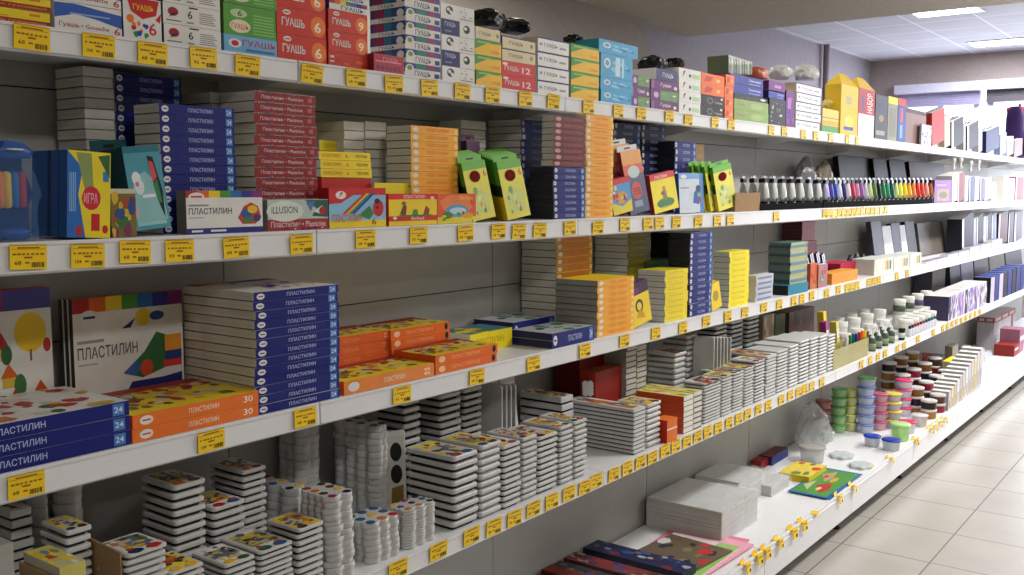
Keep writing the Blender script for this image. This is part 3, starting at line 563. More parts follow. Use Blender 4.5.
# notebooks and albums at the far end of the top shelf
def book(u0, u1, vt, sh, col, label, dep=.02, y=None, roll=8, lean=0, spiral=False, name='notebook', cover=None, cat='notebook', depth=.2, edge=None):
    """upright book seen edge-on, its cover facing the aisle"""
    zs, fr = SH[sh]; y = fr+.02 if y is None else y
    x0 = Xu(u0, y, zs); x1 = Xu(u1, y, zs); H = Zv(vt, x0, y)-zs; w = x1-x0
    ops = cover or ([('r',0,.01,.16,.99,(.80,.80,.84)),('r',.84,.01,.88,.99,tuple(min(1, c*1.6+.08) for c in col))] if edge else [])
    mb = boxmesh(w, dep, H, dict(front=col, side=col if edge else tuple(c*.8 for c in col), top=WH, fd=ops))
    o = mb.build(name, None, ((x0+x1)/2, y+dep/2, zs+abs(math.sin(math.radians(roll)))*w/2+abs(math.sin(math.radians(lean)))*dep/2+.001), (-math.radians(lean), math.radians(-roll), 0))
    if spiral:
        sp = MB(); n = int(w/.012)
        for k in range(n):
            cx = -w/2+(k+.5)*w/n
            sp.tube([(cx, -.004+.5*dep+(dep*.5+.005)*math.sin(a), H-.004+.008*math.cos(a)) for a in [j*6.283/8 for j in range(9)]], .0012, M((.9,.9,.92), .25, .8, name='wire'), 4)
        sp.build('wire_binding', o)
    return tag(o, label, cat)
book(905, 925, 108, 'A', (.55,.42,.40), 'wide rose-brown album beside the narrow blue craft box', .05, roll=0, name='album', cat='album', y=.075, cover=[('r',0,.88,1,1,(.3,.1,.12))])
book(921, 931, 124, 'A', (.75,.74,.78), 'silver patterned bag standing before the rose-brown album', .012, y=.050, roll=0, name='gift_bag', cat='bag', cover=blobs(30,30,.05,.05,.95,.95,[WH,(.4,.4,.5),(.6,.6,.65)],.08))
book(932, 944, 113, 'A', (.70,.12,.09), 'bright red spiral notebook leaning on the top shelf', .04, roll=10, spiral=True)
book(944.5, 950, 117, 'A', (.80,.74,.62), 'cream spiral notebook leaning behind the bright red one', .04, roll=10, spiral=True)
book(951.5, 963, 122, 'A', (.02,.02,.03), 'black spiral notebook with white page edges', .05, roll=10, spiral=True, edge=WH)
book(963.5, 965.5, 126, 'A', (.7,.7,.7), 'thin white notebook between black and plum ones', .05, roll=10)
book(967, 978, 126, 'A', (.09,.03,.10), 'plum spiral notebook leaning on the top shelf', .05, roll=10, spiral=True, edge=WH)
book(978.5, 982, 128, 'A', (.80,.78,.85), 'thin pale lilac notebook beside the plum one', .05, roll=10)
book(986, 999, 131, 'A', (.07,.10,.36), 'blue spiral notebook with a scalloped top', .05, roll=8, spiral=True)
book(1000, 1006, 135, 'A', (.60,.66,.80), 'grey-blue notebook just right of the blue one', .05, roll=8)
book(1007, 1013, 139, 'A', (.85,.83,.88), 'white notebook standing below the hanging backpack', .05, roll=8)
book(1014, 1022, 141, 'A', (.55,.42,.40), 'pinkish notebook at the right end of the top shelf', .05, roll=6)
# ------------------------------------------------------------------ second shelf
PB = 'plasticine box'
def zof(sh, u0, v, dy=.014): z, fr = SH[sh]; y = fr+dy; return Zv(v, Xu(u0, y, z), y)
# blister toy at the left end
def blister():
    z, fr = SH['B']; x0 = Xu(-4, .03, z); x1 = Xu(37, .03, z); w = x1-x0; H = Zv(138, x0, .03)-z
    e = empty('toy_blister_pack', ((x0+x1)/2, .05, z+.001)); 
    mb = MB(); q = [(-.5,.02),(-.35,0),(.35,0),(.5,.02),(.48,.2),(.5,.35),(.62,.45),(.5,.62),(.38,.72),(.40,.85),(.2,.98),(-.2,.98),(-.4,.85),(-.5,.6),(-.5,.35)]
    n = len(q); f = [(a*w, -.028, b*H) for a, b in q]; b_ = [(a*w*1.08, .006, b*H) for a, b in q]
    mb.mesh(f+b_, [(i, (i+1) % n, n+(i+1) % n, n+i) for i in range(n)]+[list(range(n))[::-1]], M((.45,.62,.85), .08, alpha=.22, name='blue_clear_plastic')); mb.build('clear_shell', e)
    c = MB(); c.mesh([(a*w*1.1, .008, b*H) for a, b in q]+[(a*w*1.1, .010, b*H) for a, b in q], [list(range(n))[::-1], list(range(n, 2*n))]+[(i, (i+1) % n, n+(i+1) % n, n+i) for i in range(n)], M((.12,.22,.50), .6)); c.build('backing_card', e)
    for k, (col, a) in enumerate((((.95,.55,.10), -.30), ((.96,.80,.12), -.12), ((.20,.45,.75), .06), ((.75,.2,.15), .24))):
        s = MB(); s.lathe([(.004, 0), (.0075, .004), (.0075, .055), (.004, .059)], col, 10, (a*w, -.012, H*.32)); s.build('plasticine_stick', e)
    s = MB(); s.lathe([(.0, .0), (.05*.42, .002), (.05*.5, .012), (.03*.5, .026), (0, .03)], M((.10,.28,.62), .3), 14, (0, -.010, H*.80), 1.6, .6); s.lathe([(0,0),(.014,.001),(.014,.003),(0,.004)], M((.85,.88,.92), .3), 12, (0, -.028, H*.88), 1, .3); s.build('blue_cap', e)
    s = MB(); s.lathe([(.008, 0), (.02, .006), (.022, .014), (.012, .02)], M((.14,.3,.62), .3), 14, (0, -.012, .002), 1.3, .7); s.build('blue_base', e)
    tag(e, 'clear blue blister pack with coloured sticks inside, far left of second shelf', 'toy pack')
blister()
cart_y = [('r',.0,0,1,1,(.93,.84,.16)),('p',[(0,0),(.42,0),(.25,.5),(.35,.8),(0,1)],(.16,.42,.74)),('p',[(.2,.98),(.55,.98),(.6,.6),(.4,.55)],(.55,.62,.35)),('e',.55,.46,.22,.14,(.80,.16,.22)),('t','ИГРА',.38,.40,.70,.52,(.95,.7,.75)),('r',.82,.66,.96,.78,(.2,.5,.75)),('r',.55,.08,.75,.28,(.78,.15,.12)),('r',.20,.03,.34,.13,(.75,.15,.15)),('e',.88,.1,.07,.05,RED),('p',[(.7,.95),(.98,.7),(.98,.98)],(.2,.4,.2))]+[('r',.05+.04*k,.3,.07+.04*k,.75,(.55,.72,.9)) for k in range(4)]
bluebox = dict(front=YE, side=(.15,.40,.72), top=(.25,.45,.65), fd=cart_y, sd=[('r',.45,0,.55,1,(.08,.2,.42)),('r',.75,0,.78,1,(.1,.25,.5)),('r',.05,.1,.1,.9,(.2,.5,.8))])
stand('play_dough_box', bluebox, 'B', 67, 110, 152, 'blue box with a yellow cartoon front leaning near the left end', 'craft box', us=32, yf=.006, roll=3)
sw = dict(front=(.50,.42,.18), side=(.3,.3,.2), top=(.75,.72,.6), fd=[('r',0,.9,1,1,(.8,.78,.7))]+blobs(31,22,.05,.05,.95,.85,[(.75,.25,.2),(.25,.45,.2),(.85,.70,.2),(.5,.2,.35),(.2,.3,.55)],.16))
stand('plasticine_box', sw, 'B', 112, 137, 189, 'small glossy multicoloured box between blue and teal packs', PB, dep=.05, yf=.012)
teal = dict(front=(.30,.60,.66), side=(.06,.26,.30), top=TE, fd=[('r',0,.92,1,1,(.12,.45,.5)),('p',[(.05,.4),(.2,.62),(.5,.7),(.9,.5),(.95,.1),(.1,.05)],(.55,.75,.75)),('e',.25,.62,.12,.08,(.9,.9,.92)),('e',.30,.52,.13,.10,(.85,.88,.9)),('e',.25,.55,.05,.03,(.85,.4,.5)),('p',[(.62,.88),(.78,.86),(.92,.45),(.88,.12),(.74,.35)],BK),('p',[(.65,.82),(.76,.8),(.82,.62),(.68,.55)],(.85,.3,.35)),('p',[(.68,.53),(.82,.6),(.86,.3),(.76,.32)],(.2,.5,.3)),('t','6',.07,.16,.20,.27,PK),('r',.35,.38,.7,.42,(.9,.92,.95)),('r',.12,.05,.9,.09,(.6,.8,.8))])
def hangpack(name, sp, sh, u0, u1, vt, label, tabcol, us=None, dep=None, yf=None, roll=0, lean=6, tabh=.018, slot=BK, cat='pencil pack', group=None, win=None, taper=0):
    x0, x1, yf, d, z = span(sh, u0, u1, us, dep, yf); H = Zv(vt, x0, yf)-z; w = x1-x0
    mb = boxmesh(w, d, H, sp); a = math.radians(lean); b = math.radians(roll)
    o = mb.build(name, None, ((x0+x1)/2, yf+d/2, z+d/2*math.sin(abs(a))+w/2*math.sin(abs(b))+.001), (-a, b, 0))
    t = MB(); y = d/2-.001; t.box(-w/2, w/2, y-.0012, y, H+.0002, H+tabh, tabcol)
    t.poly([(-w*.15, y-.0015, H+tabh*.35), (w*.15, y-.0015, H+tabh*.35), (w*.15, y-.0015, H+tabh*.65), (-w*.15, y-.0015, H+tabh*.65)], slot)
    t.build('hang_tab', o)
    if win:
        g = MB(); n = 14; g.poly([(-w/2+w*(win[0]+win[2]*math.cos(i*6.283/n)), -d/2-.0012, H*(win[1]+win[3]*math.sin(i*6.283/n))) for i in range(n)], win[4]); g.build('pack_window', o)
    return tag(o, label, cat, group)
hangpack('plasticine_pack', teal, 'B', 136, 172, 152, 'teal hanging pack with a white cat picture and pink six', (.08,.35,.38), us=104, roll=-5, lean=5, tabh=.022)
rbw = dict(front=WH, side=(.42,.41,.40), top=WH, fd=rainbow(.84,1.)+[('r',0,0,1,.13,(.16,.17,.50)),('e',.13,.86,.10,.10,WH),('r',.06,.84,.2,.88,RED),('t','ПЛАСТИЛИН',.03,.45,.58,.60,(.3,.3,.34)),('r',.03,.64,.28,.68,GY),('r',.03,.36,.22,.39,(.7,.7,.7)),('p',[(.66,.35),(.74,.62),(.84,.72),(.94,.62),(.98,.35),(.9,.2),(.72,.2)],(.75,.25,.18)),('e',.78,.45,.08,.12,(.2,.35,.6)),('e',.86,.55,.07,.1,(.93,.75,.15)),('e',.80,.30,.08,.07,(.25,.5,.25)),('e',.92,.34,.05,.09,(.3,.2,.45)),('r',.06,.04,.2,.09,WH),('r',.3,.04,.5,.09,WH)])
stand('plasticine_box', rbw, 'B', 187, 263, 191, 'white plasticine box with a rainbow top edge, on second shelf front', PB, dep=.03)
stack('plasticine_box', navy, 'B', 164, 238, 103, 13, 'navy plasticine box', 'the left second-shelf stack, behind rainbow-edged box', PB, yf=.062, us=139)
stack('plasticine_box', navy, 'B', 120, 186, 62, 17, 'dim navy plasticine box', 'the rearmost left second-shelf stack', PB, yf=.20, dep=.10)
stack('plasticine_box', dict(navy, front=CARD, fd=[('r',0,0,1,.07,(.30,.28,.25))]), 'B', 90, 119.5, 55, 17, 'box showing its plain grey end', 'the leftmost rear second-shelf stack', PB, yf=.20, dep=.1)
stack('plasticine_box', illus, 'B', 258, 319, 90, 13, 'dark red plasticine box', 'the red-spined stack with speckled edges', PB, us=225, yf=.05, jit=1.6)
stack('plasticine_box', dict(navy, front=CARD, fd=[('r',0,0,1,.07,(.30,.28,.25))]), 'B', 214, 243, 92, 12, 'box showing its grey end', 'the grey stack behind the red-spined one', PB, yf=.17, dep=.12)
ill = dict(front=(.72,.78,.74), side=(.5,.5,.5), top=WH, fd=[('r',0,0,1,.36,(.62,.16,.18)),('e',.28,.62,.30,.34,(.86,.88,.84)),('p',[(.6,.98),(1,.98),(1,.40),(.72,.45),(.8,.7)],(.16,.36,.30)),('p',[(.62,.9),(.78,.95),(.7,.6)],(.3,.45,.7)),('p',[(.74,.6),(.9,.8),(.88,.5)],(.85,.9,.85)),('t','iLLUSION',.06,.55,.48,.78,(.25,.3,.3)),('t','Пластилин • Plasticine',.05,.10,.95,.30,(.88,.78,.78)),('e',.90,.62,.06,.14,(.7,.15,.15))]+blobs(33,12,.02,.0,.98,.08,[NAVY,WH,RED],.03))
stand('plasticine_box', ill, 'B', 268, 328.5, 200, 'green and red box reading iLLUSION before the red-spined stack', PB, dep=.025)
y6 = dict(front=(.55,.75,.88), side=(.7,.15,.15), top=YE, fd=[('r',0,0,1,.18,(.93,.82,.18)),('r',0,.82,1,1,(.80,.14,.14)),('p',[(0,.6),(0,.85),(.45,.85),(.2,.62)],(.80,.14,.14)),('e',.20,.82,.09,.10,WH),('p',[(.17,.75),(.24,.88),(.2,.9)],RED)]+[('p',[(.22+.035*k,.35),(.26+.035*k,.35),(.75+.03*k-.1,.86),(.70+.03*k-.1,.86)],RAIN[k]) for k in range(6)]+[('e',.86,.48,.10,.22,(.78,.14,.12)),('e',.84,.66,.05,.07,BK),('e',.84,.5,.02,.04,BK),('p',[(.5,.3),(.7,.55),(.78,.35),(.7,.2)],(.2,.5,.25)),('t','ПЛАСТИЛИН',.05,.14,.55,.34,(.80,.45,.10),.02),('t','6',.74,.06,.82,.22,(.55,.15,.1))])
r = stand('plasticine_box', y6, 'B', 329.5, 386, 188, 'wide box with rainbow stripes and a red ladybird', PB, dep=.03)
r = stack('plasticine_box', redflat, 'B', 323, 372, 178, 1, 'plain red flat box', 'lying under the yellow trio on second shelf', PB, yf=.07, dep=.11, z=1.467)
z0 = Zv(178, Xu(323, .07, 1.467), .07)+.001
stack('plasticine_box', yellow, 'B', 321, 372, 151, 3, 'bright yellow plasticine box', 'the trio lying on the red box', PB, yf=.07, dep=.11, z=z0)
stack('plasticine_box', yel2, 'B', 321, 344, 140, 8, 'yellow plasticine box', 'the rear stack behind the yellow trio', PB, yf=.20, dep=.08)
grey = dict(front=CARD, side=CARD, top=CARD, fd=[('r',0,0,1,.07,(.30,.28,.25))])
for i, (a, b, v) in enumerate(((346, 366, 121), (366.5, 387, 121))):
    stack('plasticine_box', grey, 'B', a, b, v, 11, 'box showing its plain grey end', 'the %s rear stack behind yellow boxes' % ('left', 'right')[i], PB, yf=.17, dep=.12)
stack('plasticine_box', orange, 'B', 412, 459, 125, 13, 'orange plasticine box', 'the second-shelf stack behind small yellow boxes', PB, yf=.05, us=388)
stand('plasticine_box', dict(yel2, top=YE), 'B', 375, 412, 183, 'flat yellow box behind the box with the ladybird', PB, yf=.06, dep=.05)
bx1 = dict(front=(.95,.82,.14), side=(.8,.2,.12), top=YE, fd=[('r',0,.82,1,1,(.85,.14,.14)),('r',0,.14,1,.30,(.80,.14,.12)),('t','ПЛАСТИЛИН',.3,.85,.75,.96,WH),('p',[(.22,.35),(.30,.7),(.36,.6),(.34,.3)],(.45,.25,.1)),('e',.3,.7,.05,.06,(.6,.35,.1)),('p',[(.7,.32),(.76,.62),(.84,.5),(.82,.3)],(.6,.25,.1)),('p',[(.46,.3),(.5,.5),(.58,.5),(.6,.3)],(.3,.55,.2)),('r',.2,.28,.9,.33,(.25,.5,.15)),('t','Весёлый',.45,.17,.72,.27,WH),('e',.12,.24,.04,.05,WH),('e',.9,.86,.04,.05,WH)])
stand('plasticine_box', bx1, 'B', 389, 437, 194, 'yellow and red box with small animal figures', PB, dep=.03)
bx2 = dict(front=(.90,.35,.18), side=(.7,.2,.12), top=OR, fd=[('r',0,0,1,.22,(.90,.82,.18)),('p',[(.05,.75),(.3,.95),(.8,.95),(.95,.7),(.85,.45),(.15,.45)],(.93,.50,.25)),('e',.5,.42,.30,.22,(.35,.62,.75)),('e',.52,.42,.22,.12,(.75,.85,.9)),('e',.25,.28,.14,.12,(.3,.5,.15)),('e',.78,.26,.15,.10,(.85,.65,.15)),('t','6',.85,.62,.95,.85,RED),('t','Пластилин',.55,.8,.92,.92,YE)]+blobs(35,6,.1,.1,.9,.4,[GR,YE,RED],.06))
stand('plasticine_box', bx2, 'B', 437.5, 476, 194, 'orange-red box with a blue cloud and yellow meadow', PB, dep=.03)
stack('plasticine_box', grey, 'B', 462, 486, 120, 11, 'shaded box', 'the rear stack between orange and navy ones', PB, yf=.20, dep=.08)
hp = dict(front=(.90,.86,.28), side=(.10,.16,.08), top=LG, fd=[('r',0,.86,1,1,(.40,.70,.20)),('p',[(.1,.45),(.5,.55),(.9,.4),(.8,.1),(.2,.12)],(.80,.84,.45)),('t','6',.82,.72,.94,.84,RED)]+blobs(36,10,.15,.12,.85,.5,[(.45,.65,.3),(.85,.6,.2),(.9,.9,.7),(.4,.5,.4)],.07), sd=[('r',0,0,1,.4,(.85,.70,.12)),('r',0,.6,1,1,(.3,.6,.15))])
def hang_group(us, us1, n, step, vt, where, sh='B', **k):
    for i in range(n):
        lab = 'green-yellow pack with red oval window, %s in %s' % (('frontmost', 'second', 'third', 'fourth', 'fifth', 'sixth', 'rearmost')[i], where)
        hangpack('pencil_pack', hp, sh, us-i*step, us1-i*step, vt-i*1.2, lab, (.45,.75,.22), dep=.012, yf=.012+.02*i, roll=-7, lean=9, tabh=.016, group=where, win=(.45,.74,.22,.10,M((.45,.06,.08), .1)), **k)
hang_group(473, 496, 5, 2.6, 163, 'the left group')
hang_group(508, 531, 6, 2.6, 162, 'the group left of the navy stack')
hangpack('pencil_pack', dict(front=(.45,.28,.42), side=(.3,.2,.3), top=PU), 'B', 470, 483, 141, 'mauve hanging pack behind the left green-yellow group', (.5,.32,.46), dep=.02, yf=.15, lean=3)
stack('plasticine_box', navy, 'B', 521, 552, 119, 14, 'navy plasticine box', 'the stack behind the green-yellow packs', PB, yf=.15, us=489)
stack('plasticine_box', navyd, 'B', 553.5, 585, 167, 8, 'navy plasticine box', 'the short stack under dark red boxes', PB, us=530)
stack('plasticine_box', dkred, 'B', 553.5, 585, 115, 8, 'dark red plasticine box', 'the stack standing on navy boxes', PB, dep=.04, z=zof('B', 553.5, 166.5))
stack('plasticine_box', orange, 'B', 585.8, 613, 114, 16, 'orange plasticine box', 'the tall stack beside dark red boxes', PB, us=572)
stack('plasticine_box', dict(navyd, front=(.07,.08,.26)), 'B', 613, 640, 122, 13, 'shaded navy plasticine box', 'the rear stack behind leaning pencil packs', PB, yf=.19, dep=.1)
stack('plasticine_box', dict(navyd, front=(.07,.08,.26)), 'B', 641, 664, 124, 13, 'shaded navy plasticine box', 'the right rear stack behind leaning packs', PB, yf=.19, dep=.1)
b3 = dict(front=(.30,.60,.82), side=RED, top=RED, fd=[('r',0,.84,1,1,(.80,.15,.15)),('e',.5,.45,.3,.18,(.85,.6,.2)),('p',[(0,0),(0,.35),(.5,.2),(1,.35),(1,0)],(.9,.82,.2))]+blobs(38,8,.1,.2,.9,.75,[RED,YE,WH,BL],.1))
hangpack('pencil_pack', b3, 'B', 614, 633, 181, 'small red, blue and yellow pack beside the tall orange stack', RED, dep=.02, roll=-8, lean=4, tabh=.002)
pen = dict(front=(.30,.32,.45), side=(.55,.15,.15), top=RED, fd=[('r',.0,.78,1,1,(.90,.62,.30)),('r',.0,.62,1,.78,(.85,.35,.28)),('e',.5,.66,.3,.10,(.75,.80,.78)),('e',.5,.36,.26,.14,(.80,.25,.22)),('r',.3,.1,.7,.2,(.55,.6,.7))]+[('r',.3,.3+.04*k,.7,.32+.04*k,(.5,.1,.1)) for k in range(3)])
hangpack('pencil_pack', pen, 'B', 631, 650, 152, 'tall slim grey-blue pencil pack with an orange top, leaning', (.85,.85,.85), dep=.012, roll=-7, lean=8)
hangpack('pencil_pack', dict(pen, front=(.55,.18,.20)), 'B', 622, 640, 146, 'tall slim red pencil pack just behind the grey-blue one', (.85,.85,.85), dep=.012, yf=.04, roll=-7, lean=8)
ybr = dict(front=(.95,.87,.12), side=(.6,.12,.1), top=RED, fd=[('r',0,.84,1,1,(.84,.14,.12)),('t','ПЛАСТИЛИН',.2,.87,.7,.95,WH),('e',.50,.22,.36,.13,(.25,.50,.25)),('p',[(.4,.3),(.45,.55),(.55,.6),(.6,.3)],(.55,.5,.3)),('e',.5,.6,.06,.06,(.8,.45,.2)),('e',.42,.48,.06,.05,(.5,.35,.2)),('r',.3,.1,.7,.13,(.8,.75,.3))])
hangpack('pencil_pack', ybr, 'B', 655, 679, 176, 'bright yellow pack with a red top and stacked animals', RED, dep=.015, roll=-7, lean=7, tabh=.002)
stack('plasticine_box', navyd, 'B', 674, 695, 141, 10, 'navy plasticine box', 'the stack behind the blue-white pack', PB, yf=.12, us=646)
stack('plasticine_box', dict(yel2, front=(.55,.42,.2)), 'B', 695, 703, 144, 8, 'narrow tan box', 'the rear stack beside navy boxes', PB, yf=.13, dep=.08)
bw = dict(front=(.80,.84,.88), side=(.15,.3,.6), top=WH, fd=[('r',0,.86,1,1,(.45,.65,.85)),('e',.2,.92,.12,.05,WH),('r',.84,0,1,1,(.25,.50,.78)),('p',[(.55,.25),(.6,.5),(.82,.7),(.9,.4),(.8,.2)],(.15,.35,.65)),('e',.78,.62,.1,.08,(.2,.2,.25)),('e',.82,.45,.08,.06,(.5,.7,.3)),('e',.84,.3,.07,.05,RED),('r',.06,.62,.4,.65,GY)])
hangpack('pencil_pack', bw, 'B', 680, 704, 174, 'white and blue pack right of the bright yellow pack', (.6,.7,.85), dep=.02, roll=-1, lean=3, tabh=.002)
for i, (a, b) in enumerate(((698.5, 707), (705, 714), (711, 720.5), (719, 737))):
    hangpack('pencil_pack', hp, 'B', a, b, 166+i*.5, 'green-yellow hanging pack with a window, %s of four beside the brown carton' % ('leftmost', 'second', 'third', 'rightmost')[i], (.45,.75,.22), dep=.012, yf=.075-.018*i, roll=-8, lean=7, tabh=.014, group='green-yellow packs beside the brown carton', win=(.45,.74,.22,.10,M((.45,.06,.08), .1)))
def open_carton(sh, u0, u1, vt, dep, label, yf=None, hb=None, m=KRAFT, name='display_carton'):
    x0, x1, yf, d, z = span(sh, u0, u1, dep=dep, yf=yf); H = Zv(vt, x0, yf)-z; w = x1-x0; t = .003; hb = hb or H
    mb = MB(); mb.box(-w/2, w/2, -d/2, d/2, 0, t, m)
    for a, b, c, e, h in ((-w/2, w/2, -d/2, -d/2+t, H), (-w/2, w/2, d/2-t, d/2, hb), (-w/2, -w/2+t, -d/2+t, d/2-t, hb), (w/2-t, w/2, -d/2+t, d/2-t, hb)): mb.box(a, b, c, e, t, h, m)
    return tag(mb.build(name, None, ((x0+x1)/2, yf+d/2, z+.001)), label, 'carton')
open_carton('B', 735, 760, 193, .10, 'open brown cardboard carton between yellow packs and paint tubes', hb=.035)
# paint tubes standing on their caps in black trays
def tube_mesh(r, h, body, band=None):
    mb = MB(); mb.lathe([(r*.80, 0), (r*.84, h*.20), (r*.6, h*.21)], M((.06,.06,.07), .35, name='black_cap'), 10)
    n = 12; vs = []; prof = [(.55, .20, .55), (.90, .24, .90), (.92, .32, .92), (.90, .55, .72), (.86, .74, .42), (.82, .82, .30)]
    for a, z, b in prof: vs += [(r*a*math.cos(6.2832*i/n), r*b*math.sin(6.2832*i/n), h*z) for i in range(n)]
    k = len(prof); mb.mesh(vs, [(j*n+i, j*n+(i+1) % n, (j+1)*n+(i+1) % n, (j+1)*n+i) for j in range(k-1) for i in range(n)], M(body, .25, name='paint_tube_body'), True)
    mb.box(-r*.92, r*.92, -r*.34, r*.34, h*.80, h*.93, M((.06,.06,.07), .3)); mb.box(-r*.95, r*.5, -r*.10, r*.10, h*.925, h, M((.75,.75,.76), .3))
    mb.poly([(-r*.6, -r*1.03, h*.22), (r*.6, -r*1.03, h*.22), (r*.6, -r*1.0, h*.34), (-r*.6, -r*1.0, h*.34)], BK)
    return mb.data('paint_tube')
def tubes(us, vt, cols, names, rows, where, grp):
    z, fr = SH['B']
    for ro in range(rows):
        y = fr+.035+ro*.05
        for i in range(len(cols)):
            u = us[0]+(us[1]-us[0])*(i+.5)/len(cols); x = Xu(u, fr+.035, z); r = (Xu(us[0]+(us[1]-us[0])/len(cols), fr+.035, z)-Xu(us[0], fr+.035, z))*.44
            r = min(r, .021); h = Zv(vt, x, fr+.035)-z-.006; key = (round(r, 3), cols[i])
            if key not in TM: TM[key] = tube_mesh(r, h, cols[i])
            o = link('paint_tube', TM[key], None, (x+ro*.006, y, z+.0065), (0, 0, rnd.uniform(-.15, .15)))
            tag(o, '%s paint tube, %s from left in the %s row of %s' % (names[i], ORD[i] if i else 'first', ('front', 'second', 'third')[ro], where), 'paint tube', grp)
    x0 = Xu(us[0], fr+.012, z); x1 = Xu(us[1], fr+.012, z); tr = MB(); w = x1-x0; d = .05*rows+.012
    tr.box(-w/2, w/2, 0, d, 0, .0045, M((.06,.06,.07), .4, name='black_tray'))
    tr.box(-w/2, w/2, -.002, 0, 0, .028, M((.02,.02,.025), .9, spec=.1)); tr.box(-w/2, w/2, d, d+.002, 0, .018, M((.06,.06,.07), .4))
    tag(tr.build('display_tray', None, ((x0+x1)/2, fr+.012, z+.001)), 'shallow black tray under the %s' % where, 'tray')
WT = (.84,.85,.84)
tubes((760, 822), 176, [WT]*7, ['white']*7, 3, 'white tubes', 'white paint tubes on the second shelf')
cc = [((.75,.72,.85),'lilac-white'),((.28,.25,.62),'violet-blue'),((.15,.28,.65),'blue'),((.80,.82,.9),'silvery'),((.20,.18,.4),'indigo'),((.85,.80,.86),'pale'),((.7,.18,.25),'crimson'),((.80,.45,.6),'rose'),((.55,.35,.62),'mauve'),((.75,.72,.80),'grey'),((.75,.80,.55),'pale olive'),((.35,.45,.2),'olive'),((.10,.10,.10),'black'),((.10,.45,.25),'green'),((.15,.55,.35),'emerald'),((.08,.35,.32),'dark teal'),((.75,.85,.5),'lime'),((.93,.90,.35),'lemon'),((.95,.85,.12),'yellow'),((.95,.70,.15),'amber'),((.93,.55,.25),'apricot'),((.88,.22,.15),'red'),((.90,.30,.18),'scarlet'),((.93,.60,.55),'salmon'),((.70,.40,.2),'ochre')]
tubes((823, 932), 178, [c[0] for c in cc], [c[1] for c in cc], 2, 'coloured tubes', 'coloured paint tubes on the second shelf')
# silver plastic bags and dark folders behind the tubes
crumple('plastic_bag', (Xu(806, .24, 1.5), .245, 1.468), .10, .05, .13, M((.55,.55,.55), .18, name='silver_film', bump=1., alpha=.8), 51, 'crinkled silver-grey plastic bag behind the white tubes', 'plastic bag')
crumple('plastic_bag', (Xu(829, .20, 1.5), .235, 1.468), .07, .045, .135, M((.60,.56,.50), .18, name='silver_film', bump=1., alpha=.8), 52, 'crinkled warm-grey plastic bag behind the first coloured tubes', 'plastic bag')
def folder(u0, u1, vt, sh, col, y, label, lean=12, dep=.03, rough=.2, cat='folder', name='folder', roll=0, ops=None, top=None):
    zs, fr = SH[sh]; x0 = Xu(u0, y, zs); x1 = Xu(u1, y, zs); H = min(Zv(vt, x0, y)-zs, .265); w = x1-x0
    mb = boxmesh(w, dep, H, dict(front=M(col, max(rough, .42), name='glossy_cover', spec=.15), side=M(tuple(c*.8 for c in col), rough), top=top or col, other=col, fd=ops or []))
    a = math.radians(lean); o = mb.build(name, None, ((x0+x1)/2, y+dep/2, zs+dep/2*math.sin(a)+w/2*abs(math.sin(math.radians(roll)))+.001), (-a, math.radians(roll), 0))
    return tag(o, label, cat)
folder(843, 874, 155, 'B', (.05,.04,.045), .21, 'black zip case leaning behind the coloured tubes', 8, .03)
folder(879, 892, 158, 'B', (.03,.04,.08), .18, 'dark navy glossy folder behind the yellow tubes', 10)
folder(895, 910, 156, 'B', (.05,.08,.16), .18, 'blue-black glossy folder behind the red tubes', 10)
folder(913, 948, 153, 'B', (.18,.05,.07), .20, 'wide wine-red folder behind the purple box', 8)
stand('clay_box', dict(front=(.50,.30,.60), side=PU, top=PU, fd=[('r',.15,.1,.85,.6,(.62,.5,.4)),('e',.5,.35,.25,.15,(.4,.35,.25)),('r',.1,.75,.7,.82,(.7,.5,.8))]), 'B', 934, 951, 180, 'purple box with a tan picture, right of the tubes', 'craft box', dep=.08)
k = 0
far = [(952,957,176,(.8,.8,.84),'white folder with a ring clip right of the purple box'),(957.5,964,174,(.45,.12,.12),'terracotta notebook with white edges, second shelf'),(964.5,968,177,(.75,.75,.8),'thin white file beside the terracotta notebook'),(969,974,178,(.25,.28,.45),'slate blue file between white ones'),(974.5,979,178,(.70,.68,.76),'pale file right of the slate blue file'),(980,984,179,(.35,.32,.45),'lilac-grey file, second shelf right part'),(984.5,991,180,(.62,.62,.68),'broad white file in the bright far part'),(991.5,996,184,(.78,.75,.85),'pale lilac file in the bright far part'),(1003,1008,176,WH,'tall white box near the right end, second shelf'),(1009,1014,178,(.85,.84,.92),'pale tall box near the right end, second shelf'),(1015,1023,177,(.55,.12,.16),'dark red folder at the right end, second shelf')]
for a, b, v, c, l in far: book(a, b, v, 'B', c, l, .10, roll=6 if b < 1000 else 0, name='file_folder', cat='folder', edge=WH)
for i, (u, v) in enumerate(((953, 162), (960, 161), (970, 164), (978, 163))):
    x = Xu(u, .06, 1.6); mb = MB(); zt = Zv(v+6, x, .06); mb.lathe([(.010, 0), (.012, .01), (.006, .02), (.007, .045), (.016, .06), (.008, .075)], WPL, 8)
    o = mb.build('white_clip', None, (x, .06, zt-.01)); tag(o, 'white plastic clip sticking up above the files, %s from the left' % ('first', 'second', 'third', 'fourth')[i], 'clip', 'white clips above the files')

